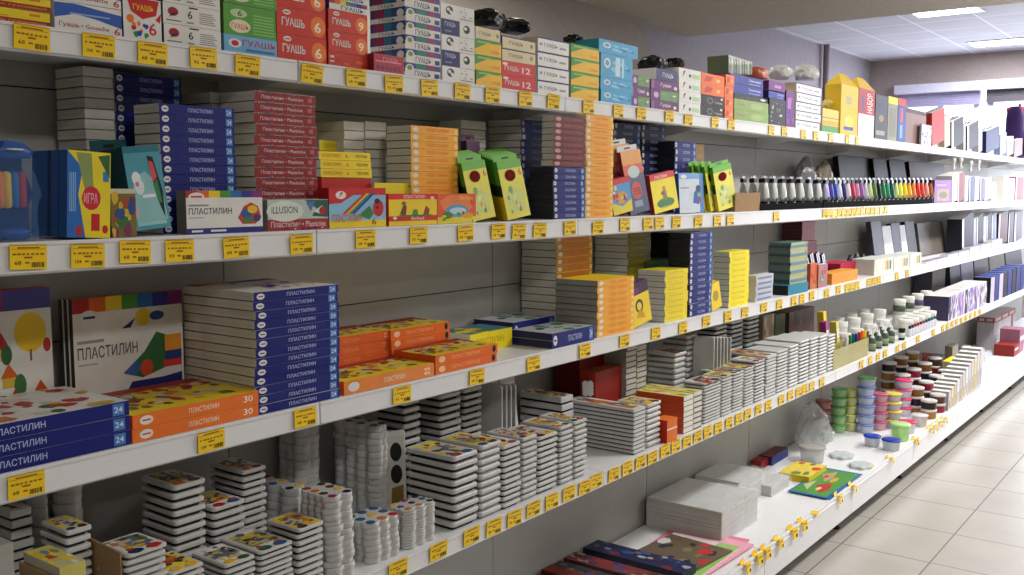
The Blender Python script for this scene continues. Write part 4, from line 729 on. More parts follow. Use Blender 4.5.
# ------------------------------------------------------------------ third shelf
pic1 = [('r',0,.86,1,1,(.3,.3,.6)),('r',.0,.86,.3,1,(.55,.2,.4)),('e',.68,.70,.24,.14,(.93,.78,.18)),('r',.66,.50,.69,.58,(.5,.35,.2)),('p',[(.10,.60),(.25,.72),(.38,.60)],(.75,.2,.15)),('r',.12,.52,.36,.60,(.85,.75,.5)),('e',.32,.56,.08,.07,(.2,.42,.25)),('p',[(.22,.40),(.34,.50),(.48,.40)],(.85,.40,.15)),('r',.24,.33,.46,.40,(.85,.70,.25)),('e',.5,.34,.09,.08,(.25,.45,.25)),('p',[(.30,.22),(.42,.32),(.55,.22)],(.75,.2,.15)),('r',.30,.10,.55,.22,(.93,.75,.3)),('p',[(.62,.22),(.80,.36),(.98,.22)],(.85,.3,.15)),('r',.64,.10,.96,.22,(.9,.7,.25)),('p',[(.2,0),(.3,.14),(.6,.10),(1,.14),(1,0)],(.12,.35,.28)),('p',[(0,0),(0,.08),(.3,.06),(.3,0)],(.7,.15,.15)),('e',.1,.28,.1,.06,(.3,.35,.65)),('e',.92,.60,.06,.05,(.75,.2,.2))]
pic2 = rainbow(.88,1.)+[('e',.14,.84,.08,.06,WH),('r',.09,.83,.19,.85,NAVY),('t','ПЛАСТИЛИН',.03,.50,.56,.60,(.30,.30,.32)),('r',.03,.63,.26,.655,(.6,.6,.6)),('r',.03,.45,.2,.465,(.7,.7,.7)),('e',.62,.80,.07,.08,(.93,.80,.2)),('p',[(.42,.72),(.55,.80),(.5,.72)],(.15,.2,.45)),('e',.75,.80,.07,.04,(.2,.3,.55)),('p',[(.42,.34),(.62,.50),(.74,.66),(.84,.62),(.86,.35),(.6,.28)],(.22,.42,.25)),('p',[(.42,.34),(.55,.44),(.60,.36),(.52,.31)],(.25,.40,.65)),('e',.64,.36,.06,.07,(.85,.30,.15)),('r',.82,.48,.98,.62,(.93,.62,.2)),('r',.82,.40,.98,.48,(.2,.25,.5)),('r',.8,.34,.98,.40,(.85,.25,.2)),('p',[(.46,.20),(.5,.26),(.8,.26),(.98,.28),(.98,.16),(.7,.14)],(.14,.18,.45)),('p',[(.7,.13),(.75,.17),(.98,.15),(.98,.08)],(.93,.75,.2))]
zc = SH['C'][0]
y1 = .235
stand('plasticine_box', dict(front=WH, side=(.20,.19,.19), top=(.8,.2,.2), fd=pic1), 'C', -12, 56, 293, 'standing white box with yellow tree and little houses, left end', PB, yf=y1, dep=.035)
for i in range(3):
    stand('plasticine_box', dict(front=WH, side=(.30,.28,.27), top=(.7,.5,.3), fd=pic2 if i == 0 else []), 'C', 77-5*i, 185-5*i, 300, ('standing white box with rainbow edge and a plasticine landscape', 'standing box just behind the landscape box, third shelf', 'rearmost standing box behind the landscape box, third shelf')[i], PB, yf=y1+.014*i, dep=.0125)
stack('plasticine_box', navy, 'C', 258, 341, 293, 13, 'navy plasticine box', 'the big third-shelf stack', PB, yf=.004, us=187, jit=1.5)
flat = dict(orange30)
stack('plasticine_box', flat, 'C', 133, 259, 416, 2, 'orange flat box marked thirty', 'the pair left of the big navy stack', PB, dep=.218, dy=.004, jit=.3)
n24 = dict(navy, side=(.12,.13,.4), td=blobs(8,90,.04,.05,.98,.98,[WH,WH,(.70,.25,.18),(.80,.70,.25),(.20,.38,.26),(.80,.5,.25),(.85,.83,.78)],.06,1.5), fd=[('t','ПЛАСТИЛИН',.24,.28,.52,.72,(.72,.76,.90)),('r',.90,.10,.97,.90,(.25,.50,.80)),('t','24',.91,.3,.96,.7,WH)])
stack('plasticine_box', n24, 'C', -58, 131, 436, 3, 'large navy flat box with a picture lid', 'the front left pile', PB, dep=.215, dy=.004, jit=.3)
o22 = dict(orange30, front=(.93,.55,.25), fd=[('e',.10,.5,.06,.34,WH),('t','ПЛАСТИЛИН',.42,.3,.66,.70,(.97,.90,.80)),('t','22',.88,.25,.95,.75,(1,.95,.85))])
stack('plasticine_box', o22, 'C', 344, 434, 382, 1, 'flat yellow-orange box marked twenty-two', 'lying right of the big navy stack', PB, dep=.15, dy=.004)
o2 = dict(orange30, front=(.88,.38,.14), fd=[('t','ПЛАСТИЛИН',.1,.3,.4,.70,(.95,.6,.35)),('t','22',.87,.25,.94,.75,(.97,.7,.5))])
stack('plasticine_box', o2, 'C', 338, 391, 338, 4, 'orange flat box', 'the left rear orange pile', PB, yf=.17, dep=.13)
o3 = dict(orange30, front=(.93,.42,.13), fd=[('e',.10,.5,.05,.34,(1,.8,.6)),('t','ПЛАСТИЛИН',.25,.3,.7,.70,(.97,.7,.45)),('e',.94,.5,.03,.4,BK)])
stack('plasticine_box', o3, 'C', 392, 450, 331, 4, 'bright orange flat box', 'the right rear orange pile', PB, yf=.16, dep=.14)
stack('plasticine_box', o3, 'C', 436, 498, 356, 2, 'bright orange flat box with dark end marks', 'the front orange pair', PB, dep=.14, dy=.004)
stand('plasticine_box', dict(yel2, top=(.3,.5,.55), td=blobs(9,9,.1,.1,.9,.9,[YE,SKY,GR],.2)), 'C', 470, 512, 335, 'flat yellow-edged box with a blue-green lid behind orange pair', PB, yf=.13, dep=.12)
nv1 = dict(navy, top=(.75,.75,.78), side=(.14,.15,.35), td=blobs(10,9,.1,.1,.9,.9,[NAVY,GR,WH],.12), front=NAVY)
stand('plasticine_box', nv1, 'C', 513, 554, 323, 'flat navy box with pale lid, rear of the third shelf gap', PB, yf=.155, us=474)
stand('plasticine_box', nv1, 'C', 552, 594, 334, 'flat navy box with white lid near the shelf edge', PB, dep=.145, dy=.003)
stack('plasticine_box', dict(orange, side=(.62,.61,.58)), 'C', 597.5, 634, 281, 9, 'orange plasticine box', 'the middle third-shelf stack', PB, us=556)
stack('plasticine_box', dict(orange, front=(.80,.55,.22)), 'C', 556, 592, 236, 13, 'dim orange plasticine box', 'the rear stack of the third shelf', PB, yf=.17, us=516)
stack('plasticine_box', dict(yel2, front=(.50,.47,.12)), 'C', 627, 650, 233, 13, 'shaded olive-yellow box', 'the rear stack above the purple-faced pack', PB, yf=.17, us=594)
yp = dict(front=(.95,.82,.15), side=YE, top=PU, fd=[('r',0,.72,1,1,(.25,.12,.22)),('e',.35,.82,.2,.08,PU),('e',.45,.45,.2,.16,(.3,.25,.15)),('e',.45,.44,.12,.10,(.95,.85,.3)),('p',[(.25,.2),(.4,.36),(.6,.3),(.7,.12)],(.85,.6,.1))])
hangpack('pencil_pack', yp, 'C', 633, 652, 287, 'yellow pack with a purple-brown top leaning between two stacks', (.2,.4,.2), dep=.03, roll=-9, lean=4, tabh=.003)
stack('plasticine_box', yel2, 'C', 665, 687.5, 271, 9, 'yellow plasticine box', 'the first yellow stack, third shelf', PB, us=638)
stand('plasticine_box', dict(front=(.2,.4,.2), side=(.2,.4,.2), top=(.3,.5,.25)), 'C', 646, 684, 262, 'dull green flat box behind the first yellow stack', PB, yf=.16, dep=.1)
stack('plasticine_box', navyd, 'C', 689, 711.5, 233, 13, 'navy plasticine box', 'the tall third-shelf stack', PB, us=668)
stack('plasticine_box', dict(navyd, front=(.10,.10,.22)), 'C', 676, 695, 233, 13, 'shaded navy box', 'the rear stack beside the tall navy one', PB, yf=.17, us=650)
hangpack('pencil_pack', dict(front=YE, side=YE, top=YE, fd=[('e',.5,.5,.3,.2,(.7,.6,.2))]), 'C', 712.5, 722, 286, 'thin yellow pack leaning against the second yellow stack', YE, dep=.02, roll=-10, lean=4, tabh=.003)
stack('plasticine_box', dict(yel2, front=(.97,.90,.10)), 'C', 729, 748.5, 252, 10, 'bright yellow plasticine box', 'the second yellow stack', PB, us=713)
wb2 = dict(front=(.75,.76,.80), side=CRM, top=WH, fd=[('r',.1,.2,.9,.6,(.45,.5,.65))])
stack('craft_box', wb2, 'C', 756, 773, 276, 5, 'small white and grey-blue box', 'the low stack beside yellow boxes', 'craft box', us=748)
nb = [dict(front=(.62,.70,.64), side=(.38,.48,.46), top=(.3,.45,.4), fd=[('r',0,.7,1,1,(.70,.72,.50)),('r',.8,0,1,1,(.6,.6,.55))]), dict(front=(.40,.52,.55), side=(.25,.33,.36), top=(.3,.4,.4)), dict(front=(.70,.68,.45), side=(.42,.45,.36), top=(.3,.4,.4))]
r = stack('notebook', nb, 'C', 790, 807, 243, 15, 'grey-green notebook', 'the tall notebook pile, third shelf', 'notebook', us=768, z=1.137)
stack('notebook', dict(front=(.62,.28,.36), side=(.28,.13,.12), top=BR), 'C', 802, 815, 222, 5, 'wine-red notebook', 'the pile behind the grey-green notebooks', 'notebook', yf=.19, us=782, z=1.30)
x0_, x1_ = Xu(800, .19, 1.1), Xu(816, .19, 1.1); mb = boxmesh(x1_-x0_, .11, .198, dict(front=(.5,.2,.25), side=(.2,.12,.12), top=BR, other=BR)); tag(mb.build('storage_box', None, ((x0_+x1_)/2, .247, 1.1)), 'dark brown box under the wine-red notebooks', 'box')
stand('pencil_case', dict(front=(.10,.50,.62), side=(.06,.06,.08), top=(.15,.5,.6)), 'C', 788, 808, 286, 'turquoise and black flat case under the grey-green notebooks', 'pencil case', us=768, dy=.002)
# ------------------------------------------------------------------ watercolour sets of the fourth shelf
def rrect(w, d, r, k=4):
    o = []
    for cx, cy, a0 in ((w/2-r, -d/2+r, -90), (w/2-r, d/2-r, 0), (-w/2+r, d/2-r, 90), (-w/2+r, -d/2+r, 180)):
        for i in range(k+1): a = math.radians(a0+90*i/k); o.append((cx+r*math.cos(a), cy+r*math.sin(a)))
    return o
def lobes(w, d, nx, ny, dep=.28):
    o = []
    def side(p, q, n, nrm):
        L = math.hypot(q[0]-p[0], q[1]-p[1])/n; 
        for j in range(n):
            for i in range(6):
                t = (j+(i+.3)/6)/n; s = math.sin(math.pi*(i+.3)/6)*L*dep
                o.append((p[0]+(q[0]-p[0])*t+nrm[0]*s, p[1]+(q[1]-p[1])*t+nrm[1]*s))
    ex = w/nx*dep; ey = d/ny*dep; a, b = w/2-ey, d/2-ex
    side((-a, -b), (a, -b), nx, (0, -1)); side((a, -b), (a, b), ny, (1, 0)); side((a, b), (-a, b), nx, (0, 1)); side((-a, b), (-a, -b), ny, (-1, 0))
    return o
GAPD = M((.09,.09,.10), .5, name='dark_paint_cake_edge'); TRW = M((.80,.80,.79), .35, name='white_tray_plastic'); TRG = M((.56,.56,.57), .4, name='grey_tray_plastic')
def traymesh(w, d, h, kind, nx=1, ny=3):
    mb = MB()
    if kind == 'lobed': mb.prism(lobes(w, d, nx, ny), [(.0016, 0), (.0005, h*.14), (0, h*.5), (.0006, h*.88), (.0018, h)], TRW)
    elif kind == 'flat':
        mb.prism(rrect(w, d, min(w, d)*.06), [(.002, 0), (.0018, h*.28)], GAPD); mb.prism(rrect(w, d, min(w, d)*.06), [(0, h*.28), (0, h*.94), (.001, h)], TRW)
    else:
        r = min(w, d)*.10
        mb.prism(rrect(w, d, r), [(.008, 0), (.005, h*.42)], GAPD if kind == 'dark' else TRG)
        mb.prism(rrect(w, d, r), [(.003, h*.38), (0, h*.52), (0, h*.9), (.0015, h)], TRW)
    return mb
PANC = [(.75,.15,.12),(.93,.75,.12),(.12,.35,.20),(.10,.14,.30),(.85,.45,.12),(.35,.18,.12),(.08,.08,.10),(.15,.35,.55),(.60,.15,.3)]
def toppings(o, w, d, h, kind, nx, ny, seed, card=True):
    q = random.Random(seed)
    if kind == 'lobed':
        for i in range(nx):
            for j in range(ny):
                r = min(w/nx, d/ny)*.36; mb = MB(); mb.lathe([(r, 0), (r, .0006), (r*.8, .001)], M(q.choice(PANC), .35, name='paint'), 14)
                mb.build('paint_pan', o, (-w/2+w*(i+.5)/nx, -d/2+d*(j+.5)/ny, h))
    else:
        mb = MB(); a, b = (-.10, .46) if kind != 'flat' else (-.46, .46)
        if kind == 'flat': a2, b2, c2, d2 = -.45, .45, -.47, .47
        else: a2, b2, c2, d2 = -.42, .40, -.36, .40
        base = q.choice([YE, WH, (.85,.83,.78)]) if kind != 'flat' else WH
        mb.box(a2*w, b2*w, c2*d, d2*d, 0, .0004, base)
        PT_ = lambda: [('r',)+tuple(sorted((a_, b_))[0:1])+(c_,)+tuple(sorted((a_, b_))[1:2])+(d_, q.choice([(.80,.68,.25),(.62,.30,.20),(.78,.76,.72),(.35,.42,.50),(.70,.45,.25),(.5,.55,.4)])) for a_, b_, c_, d_ in [(q.uniform(0,.5), q.uniform(.5,1), q.uniform(0,.4), q.uniform(.5,1)) for _ in range(4)]]
        decals(mb, lambda u, v, L: ((a2+(b2-a2)*u)*w, (c2+(d2-c2)*v)*d, .0004+L), PT_()+blobs(seed, 26, .06, .05, .94, .95, [(.70,.22,.16),(.85,.72,.2),(.80,.45,.2),(.2,.32,.5),(.25,.38,.24),(.78,.76,.70),(.85,.75,.35),(.16,.15,.15),(.55,.52,.48)], .16, .6))
        mb.build('cover_card', o, (0, 0, h+.0002))
        if kind != 'flat':
            for k in range(2):
                mb = MB(); r = w*.15; mb.lathe([(r, 0), (r, .0005), (r*.8, .0008)], M(q.choice(PANC), .35, name='paint'), 12, sx=1.2)
                mb.build('paint_pan', o, (w*(-.22+.44*k), -d*.39, h))
BULK = MB()
def trays(u0, u1, us, vt, n, where, kind='dark', yf=None, dep=None, nx=1, ny=3, jit=1., what=None, sh='D', topping=True, lift=0., bulk=False):
    zs, fr = SH[sh]; yf = fr+.016 if yf is None else yf; zs += lift
    zt = zs+.1
    for _ in range(3):
        x0 = Xu(u0, yf, zt); x1 = Xu(u1, yf, zt); zt = Zv(vt, x0, yf)
    d = dep or Yu(us, x0, zt)-yf; d = max(.03, min(d, YB-.008-yf)); w = x1-x0-.001
    H = zt-zs
    if H <= 0 or w <= 0: print('BAD TRAYS', where, H, w); return
    h = H/n
    while zs+H > NEXT[sh]-.004 and n > 1: n -= 1; H = n*h
    name = {'lobed': 'lobed_paint_palette', 'flat': 'flat_paint_set'}.get(kind, 'watercolour_set')
    tm = traymesh(w, d, h-.0004, kind, nx, ny)
    if bulk:
        for i in range(n):
            a = math.radians(rnd.uniform(-1.2, 1.2)); ca, sa = math.cos(a), math.sin(a); ox = (x0+x1)/2+rnd.uniform(-.0018, .0018); oy = yf+d/2; oz = zs+i*h+.0006; b0 = len(BULK.v)
            BULK.v += [(ox+v[0]*ca-v[1]*sa, oy+v[0]*sa+v[1]*ca, oz+v[2]) for v in tm.v]
            for f, m, s in zip(tm.f, tm.m, tm.sm): BULK.f.append([q+b0 for q in f]); BULK.m.append(BULK.mi(tm.mats[m])); BULK.sm.append(s)
        return
    me = tm.data(name)
    what = what or ('lobed white watercolour set' if kind == 'lobed' else 'white watercolour set')
    for i in range(n):
        k = n-1-i; j = jit
        o = link(name, me, None, ((x0+x1)/2+rnd.uniform(-.0018, .0018)*j, yf+d/2+rnd.uniform(-.001, .003)*j, zs+k*h+.0006), (0, 0, math.radians(rnd.uniform(-1.2, 1.2))*j))
        tag(o, what+(nth(i, n)+where if n > 1 else ' '+where), 'watercolour set', where if n > 1 else None)
        if i == 0 and topping: toppings(o, w, d, h-.0004, kind, nx, ny, int(u0*7+vt))
R2 = .125
# front row, left to right
trays(126, 168, 96, 556, 16, 'the front pile at the left end', 'white')
trays(172, 206, 140, 574, 12, 'the low pile left of the picture-topped one')
trays(226, 257, 191, 566, 10, 'the low pile with an orange picture')
trays(260, 294, 218, 553, 11, 'the pile with the yellow flower card')
trays(297.5, 324, 265, 530, 10, 'the pile left of the round-lobed tower')
trays(331, 360, 296, 500, 14, 'the front lobed tower', 'lobed', nx=2, ny=4, jit=1.6)
trays(371, 405, 341, 526, 7, 'the first low lobed pile', 'lobed', nx=3, ny=3)
trays(407, 440, 385, 512, 14, 'the second low lobed pile', 'lobed', nx=3, ny=3)
trays(454, 479, 405, 458, 9, 'the big pile right of the lobed ones')
trays(480.5, 502, 437, 447, 10, 'the front pile next to the big one', 'white')
trays(503.5, 522, 462, 447, 11, 'the second narrow front pile')
trays(523, 538, 486, 439, 11, 'the third narrow front pile', 'white')
trays(539, 559, 500, 438, 10, 'the fourth narrow front pile')
trays(560.5, 574, 522, 428, 11, 'the fifth narrow front pile', 'white')
trays(575, 588, 538, 422, 11, 'the sixth narrow front pile', 'white')
trays(634, 646, 566, 410, 11, 'the wide pile with a blue lid', 'flat', what='flat white-edged paint set', jit=.5)
trays(647.5, 662, 616, 405, 8, 'the pile left of the orange box', 'white')
OBX = dict(front=(.86,.84,.80), side=(.80,.30,.14), top=(.85,.80,.4), fd=[('r',0,.0,1,.06,(.2,.2,.2)),('r',0,.5,1,.54,(.3,.3,.3))], td=blobs(60,12,.1,.05,.95,.95,[YE,GR,BL,WH,OR],.14))
zs = SH['D'][0]
stack('paint_set_box', dict(OBX, fd=[('r',0,.0,1,.12,(.2,.2,.2))], front=(.9,.89,.85)), 'D', 683.5, 693, 397, 7, 'white-ended orange-sided paint box', 'the orange-sided pile', 'paint box', us=632, jit=.4)
stack('paint_set_box', dict(OBX, side=(.75,.75,.72), fd=[('r',0,.0,1,.25,(.2,.2,.2))]), 'D', 693.5, 701.5, 393, 7, 'white paint box', 'the narrow pile right of orange-sided boxes', 'paint box', dep=.2, jit=.4)
stand('paint_set_box', dict(front=(.90,.45,.15), side=(.8,.2,.12), top=OR, fd=[('r',0,.55,1,.62,WH)]), 'D', 667, 677, 421, 'small orange-red box at the foot of the orange-sided pile', 'paint box', dep=.05, dy=-.0)
tt = [(705,722,683,384,13,'white'),(723,733,702,377,13,'white'),(734,744.5,700,374,13,'white'),(745.5,755,716,369,13,'white'),(756,766,730,362,13,'dark'),(767,777,722,357,12,'flat'),(778,789,746,352,13,'white'),(790,799.5,752,347,12,'white'),(800.5,810,764,342,12,'dark'),(811,819,776,339,12,'white'),(820,828,786,337,12,'white'),(829,836,797,336,11,'white')]
nm = ['seventh','eighth','ninth','tenth','eleventh','twelfth','thirteenth','fourteenth','fifteenth','sixteenth','seventeenth','last']
for (a, b, s, v, n, k), t in zip(tt, nm): trays(a, b, s, v, n, 'the %s narrow front pile' % t, k, bulk=(a > 777))
# second row
trays(36, 58, 20, 493, 16, 'the rear pile at the left end', 'lobed', yf=R2, nx=2, ny=2, dep=.14)
trays(62, 95, 50, 482, 17, 'the rear round-cornered pile, left end', 'lobed', nx=1, ny=2, yf=R2, dep=.14)
trays(66, 92, 55, 532, 15, 'the little pile behind the cardboard dividers', 'dark', yf=.02, dep=.09)
trays(10, 32, 2, 512, 14, 'the dim pile in the left corner', 'flat', yf=R2, dep=.1, what='dim paint set')
trays(173, 206, 139, 487, 14, 'the rear pile with black gaps', yf=.07)
trays(213, 246, 178, 509, 11, 'the pile before the rear ones', yf=.075, dep=.11)
trays(243, 267, 209, 472, 15, 'the rear pile left of the grey gap', yf=.10)
trays(292, 312, 272, 492, 8, 'the lobed pile behind the picture cards', 'lobed', yf=.10, nx=2, ny=3, dep=.17)
trays(376, 393, 328, 428, 15, 'the tall rear lobed tower', 'lobed', yf=.09, nx=2, ny=4, jit=1.3)
trays(300, 325, 270, 424, 14, 'the dim rear lobed tower', 'lobed', yf=.20, nx=2, ny=3, dep=.10)
trays(404, 421, 372, 402, 14, 'the rear pile behind the lobed tower', yf=.12)
trays(440.5, 462, 420, 396, 14, 'the rear pile above the small cards', yf=.13, dep=.17)
trays(464, 483, 452, 390, 14, 'the rear pile beside upright sets', yf=.15, dep=.14)
trays(562, 574, 520, 398, 7, 'the low rear pile by the red boxes', 'flat', yf=.12, what='flat white-edged paint set')
trays(675.5, 687, 647, 354, 11, 'the rear pile behind orange-sided boxes', 'white', yf=.08)
trays(688, 698, 660, 336, 13, 'the taller rear pile by the grey uprights', 'white', yf=.10)
trays(716, 728, 700, 328, 14, 'the rear pile over grey uprights', yf=.15, dep=.14, bulk=True)
trays(732, 744, 722, 322, 14, 'the second rear pile over grey uprights', yf=.15, dep=.14, bulk=True)
trays(748, 760, 736, 318, 14, 'the third rear pile over grey uprights', yf=.15, dep=.14, bulk=True)
o = BULK.build('watercolour_set'); o['kind'] = 'stuff'; tag(o, 'further piles of small white watercolour sets along the fourth shelf', 'watercolour set')
for i, (a, b) in enumerate(((626, 636), (636.5, 646))):
    stack('paint_set_box', dict(front=(.72,.71,.67), side=(.6,.6,.57), top=WH, fd=[('r',0,0,1,.22,(.2,.18,.15))]), 'D', a, b, 347, 15, 'thin pale paint box', 'the %s rear column by the red box' % ('left', 'right')[i], 'paint box', yf=.10, dep=.16)
RB = dict(front=(.48,.08,.08), side=(.42,.06,.07), top=RED, fd=[])
stand('paint_set_box', RB, 'D', 579, 625, 338, 'tall dark red box standing at the back of the fourth shelf', 'paint box', yf=.19, dep=.10)
stand('paint_set_box', dict(front=(.55,.12,.08), side=(.7,.2,.1), top=(.6,.3,.15), fd=[('r',.74,0,1,1,(.70,.30,.15)),('e',.86,.55,.08,.12,(.85,.5,.25))]), 'D', 595, 629, 373, 'lower orange-red glossy box before the tall dark red one', 'paint box', yf=.12, dep=.06)
ZP = Zv(410, Xu(634, -.078, .85), -.078)-SH['D'][0]+.0025
# sets standing upright on edge
def upright(u, vt, y, w, dep, kind, label, z0=0, rz=0, lean=8, roll=0, group=None, card=None):
    zs, fr = SH['D']; zs += z0; x = Xu(u, y, zs+.05); H = min(Zv(vt, x, y)-zs, .30)
    mb = traymesh(w, H, dep, kind, 2, 4)
    for i, v in enumerate(mb.v): mb.v[i] = (v[0], -v[2]+dep/2, v[1]+H/2)
    o = mb.build('watercolour_set', None, (x, y, zs+dep/2*math.sin(math.radians(abs(lean)))+w/2*math.sin(math.radians(abs(roll)))+.001), (math.radians(-lean), math.radians(roll), math.radians(rz)))
    if card:
        c = MB(); c.box(-w*.42, w*.42, -dep/2-.0008, -dep/2-.0003, H*.06, H*.94, card[0]); decals(c, lambda a, b, L: (-w*.42+w*.84*a, -dep/2-.0008-L, H*(.06+.88*b)), card[1]); c.build('cover_card', o)
    return tag(o, label, 'watercolour set', group)
for i in range(4): upright(487+4.6*i, 384, .17+.002*i, .10, .011, 'flat', 'grey upright paint set on edge, %s of four by the blue card set' % ('leftmost', 'second', 'third', 'rightmost')[i], rz=-78, lean=0, group='upright sets beside the blue card set')
upright(513, 378, .16, .072, .012, 'dark', 'upright paint set with blue splashes and two paint pans', lean=6, card=(WH, [('r',.05,.78,.42,.97,(.1,.15,.15)),('r',.55,.78,.95,.97,(.85,.55,.15)),('p',[(.1,.4),(.3,.7),(.7,.65),(.95,.5),(.8,.3),(.3,.25)],(.15,.3,.65)),('e',.3,.3,.2,.12,(.3,.5,.75)),('r',.1,.06,.9,.16,(.7,.45,.6))]))
for i in range(5): upright(588+2.6*i, 381, .13+.012*i, .04, .009, 'lobed', 'small lobed paint set on edge, %s of five before the red box' % ('leftmost', 'second', 'third', 'fourth', 'rightmost')[i], z0=ZP, rz=-50, lean=12, group='small lobed sets on edge before the red box')
upright(397, 432, .09, .05, .012, 'dark', 'upright paint set with dark pans left of the big pile', rz=-30, lean=4, card=((.75,.75,.72), [('e',.5,.80,.36,.12,(.05,.10,.08)),('e',.5,.52,.36,.12,(.05,.06,.06)),('p',[(.1,.02),(.2,.35),(.9,.38),(.9,.02)],(.5,.38,.15))]))
for i in range(6): upright(703+3.4*i, 337, .06, .08, .010, 'flat', 'thin grey paint set on edge, %s of six mid fourth shelf' % ('first', 'second', 'third', 'fourth', 'fifth', 'sixth')[i], rz=-78, lean=0, group='thin grey sets on edge mid fourth shelf')
# cardboard tray with dividers at the left end of the fourth shelf
def divider(u0, u1, v0, v1, y0, y1, label):
    zs = SH['D'][0]; xa = Xu(u0, y1, zs+.06); xb = Xu(u1, y0, zs+.06); H = Zv((v0+v1)/2, (xa+xb)/2, (y0+y1)/2)-zs
    H = max(.04, min(H, .23)); dx, dy_ = xb-xa, y0-y1; L = math.hypot(dx, dy_)
    mb = MB(); mb.box(-L/2, L/2, -.0015, .0015, 0, H, KRAFT); mb.box(-L/2, L/2, .0017, .010, 0, .0015, KRAFT)
    return tag(mb.build('cardboard_divider', None, ((xa+xb)/2, (y0+y1)/2, zs+.0008), (0, 0, math.atan2(dy_, dx))), label, 'divider')
divider(80, 124, 532, 552, -.07, .09, 'brown cardboard divider standing between paint sets, left end')
divider(24, 60, 560, 580, -.075, .04, 'brown cardboard divider nearest the left end')
divider(112, 153, 537, 545, .12, .19, 'brown cardboard divider further back at the left end')
stack('paint_set_box', dict(front=(.80,.75,.4), side=(.7,.68,.6), top=(.80,.78,.55), fd=[], td=[('r',.0,.55,1,.9,(.85,.75,.25))]+blobs(70,14,.05,.05,.95,.9,[YE,(.35,.55,.7),(.75,.3,.2),WH],.14)), 'D', 66, 92, 568, 4, 'yellow and blue picture-topped paint box', 'the pile between the dividers', 'paint box', us=30)
stand('paint_set_box', dict(front=(.66,.65,.62), side=(.5,.5,.5), top=(.6,.6,.58), fd=[]), 'D', -8, 22, 551, 'plain grey-white box in the lower left corner', 'paint box', dep=.2)
stand('paint_set_box', dict(front=(.75,.73,.70), side=(.6,.58,.55), top=(.7,.68,.66), fd=[('r',.05,.3,.95,.5,(.65,.2,.15)),('r',.05,.1,.95,.16,(.65,.2,.15))]), 'D', 58, 82, 534, 'small white box with red stripes behind the dividers', 'paint box', yf=.10, dep=.10)

# ---- right part of the fourth shelf: jars, bottles, markers
def lathe_thing(name, part, prof, mat, lidprof, lidmat, loc, label, cat, group=None, n=16, key=None, rot=0, lab=None):
    k = (name, key)
    if key is None or k not in TM:
        mb = MB(); mb.lathe(prof, mat, n)
        if lab:
            r, z0, z1, c = lab; mb.lathe([(r, z0), (r+.0006, z0), (r+.0006, z1), (r, z1)], c, n, cap=False)
        o = mb.build(name, None, loc, (0, 0, rot)); l = MB(); l.lathe(lidprof, lidmat, n); l.build(part, o)
        if key is not None: TM[k] = o
        return tag(o, label, cat, group)
    return copy_thing(TM[k], loc, (0, 0, rot), label, cat, group)
def jar(sh, u, y, r, h, body, lid, label, z=None, group=None, key=None, name='paint_jar', labc=None, cat='jar'):
    zz = SH[sh][0] if z is None else z; x = Xu(u, y, zz)
    return lathe_thing(name, 'lid', [(r*.9, 0), (r, h*.06), (r, h*.74), (r*.9, h*.78)], body, [(r*1.04, h*.76), (r*1.06, h*.78), (r*1.06, h*.97), (r*.98, h)], lid, (x, y, zz+.0008), label, cat, group, 16, key, 0, None if labc is None else (r*1.002, h*.2, h*.62, labc))
stand('bagged_pack', dict(front=(.36,.24,.20), side=(.3,.2,.18), top=(.42,.30,.25), fd=blobs(80,20,.05,.1,.95,.95,[(.3,.18,.15),(.5,.38,.33),(.22,.14,.12)],.1)), 'D', 788, 813, 313, 'brown bagged pack at the back of the fourth shelf', 'bag', yf=.14, dep=.14)
stand('paint_set_box', dict(front=(.30,.34,.20), side=(.25,.22,.15), top=(.4,.4,.3), fd=[]), 'D', 774, 784, 316, 'olive green box left of the brown bagged pack', 'box', yf=.14, dep=.12)
stand('paint_set_box', dict(front=(.60,.50,.42), side=(.55,.5,.42), top=(.4,.4,.3), fd=blobs(81,8,.1,.1,.9,.9,[(.7,.4,.3),(.75,.7,.6)],.15)), 'D', 762, 773, 316, 'tan mottled box left of the olive green box', 'box', yf=.14, dep=.10)
fl = SH['D'][0]
for i, (u, y, c, v, lb) in enumerate(((824, .04, (.90,.78,.15), 312, 'yellow-topped pack behind the glue bottles'), (826, .0, (.62,.14,.45), 322, 'magenta pack beside the yellow-topped pack'), (836, .03, (.85,.80,.35), 322, 'lemon pack left of the marker carton'))):
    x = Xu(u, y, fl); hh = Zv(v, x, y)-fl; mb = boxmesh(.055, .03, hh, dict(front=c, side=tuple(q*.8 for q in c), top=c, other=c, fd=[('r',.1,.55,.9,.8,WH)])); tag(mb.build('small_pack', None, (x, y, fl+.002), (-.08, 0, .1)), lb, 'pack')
# marker pens in a clear carton
open_carton('D', 833, 868, 351, .07, 'low clear carton holding coloured markers, fourth shelf', m=M((.75,.72,.45), .2, name='yellow_clear_plastic', alpha=.6))
for i, (u, c, nmx) in enumerate(((846, (.85,.85,.9), 'white'), (849.5, (.15,.50,.25), 'green'), (852.5, (.10,.35,.35), 'teal'), (855.5, (.12,.20,.6), 'blue'), (858.5, (.75,.12,.12), 'red'), (861.5, (.93,.45,.10), 'orange'), (864, (.95,.75,.15), 'yellow'))):
    y = -.05+.004*(i % 3); x = Xu(u, y, fl); mb = MB(); mb.lathe([(.007, 0), (.008, .01), (.008, .075), (.0065, .08)], M(c, .3), 10); o = mb.build('marker', None, (x, y, fl+.0045)); l = MB(); l.lathe([(.0085, .078), (.0085, .11), (.006, .115)], M(c, .3), 10); l.build('cap', o); tag(o, '%s marker standing in the clear carton' % nmx, 'marker')
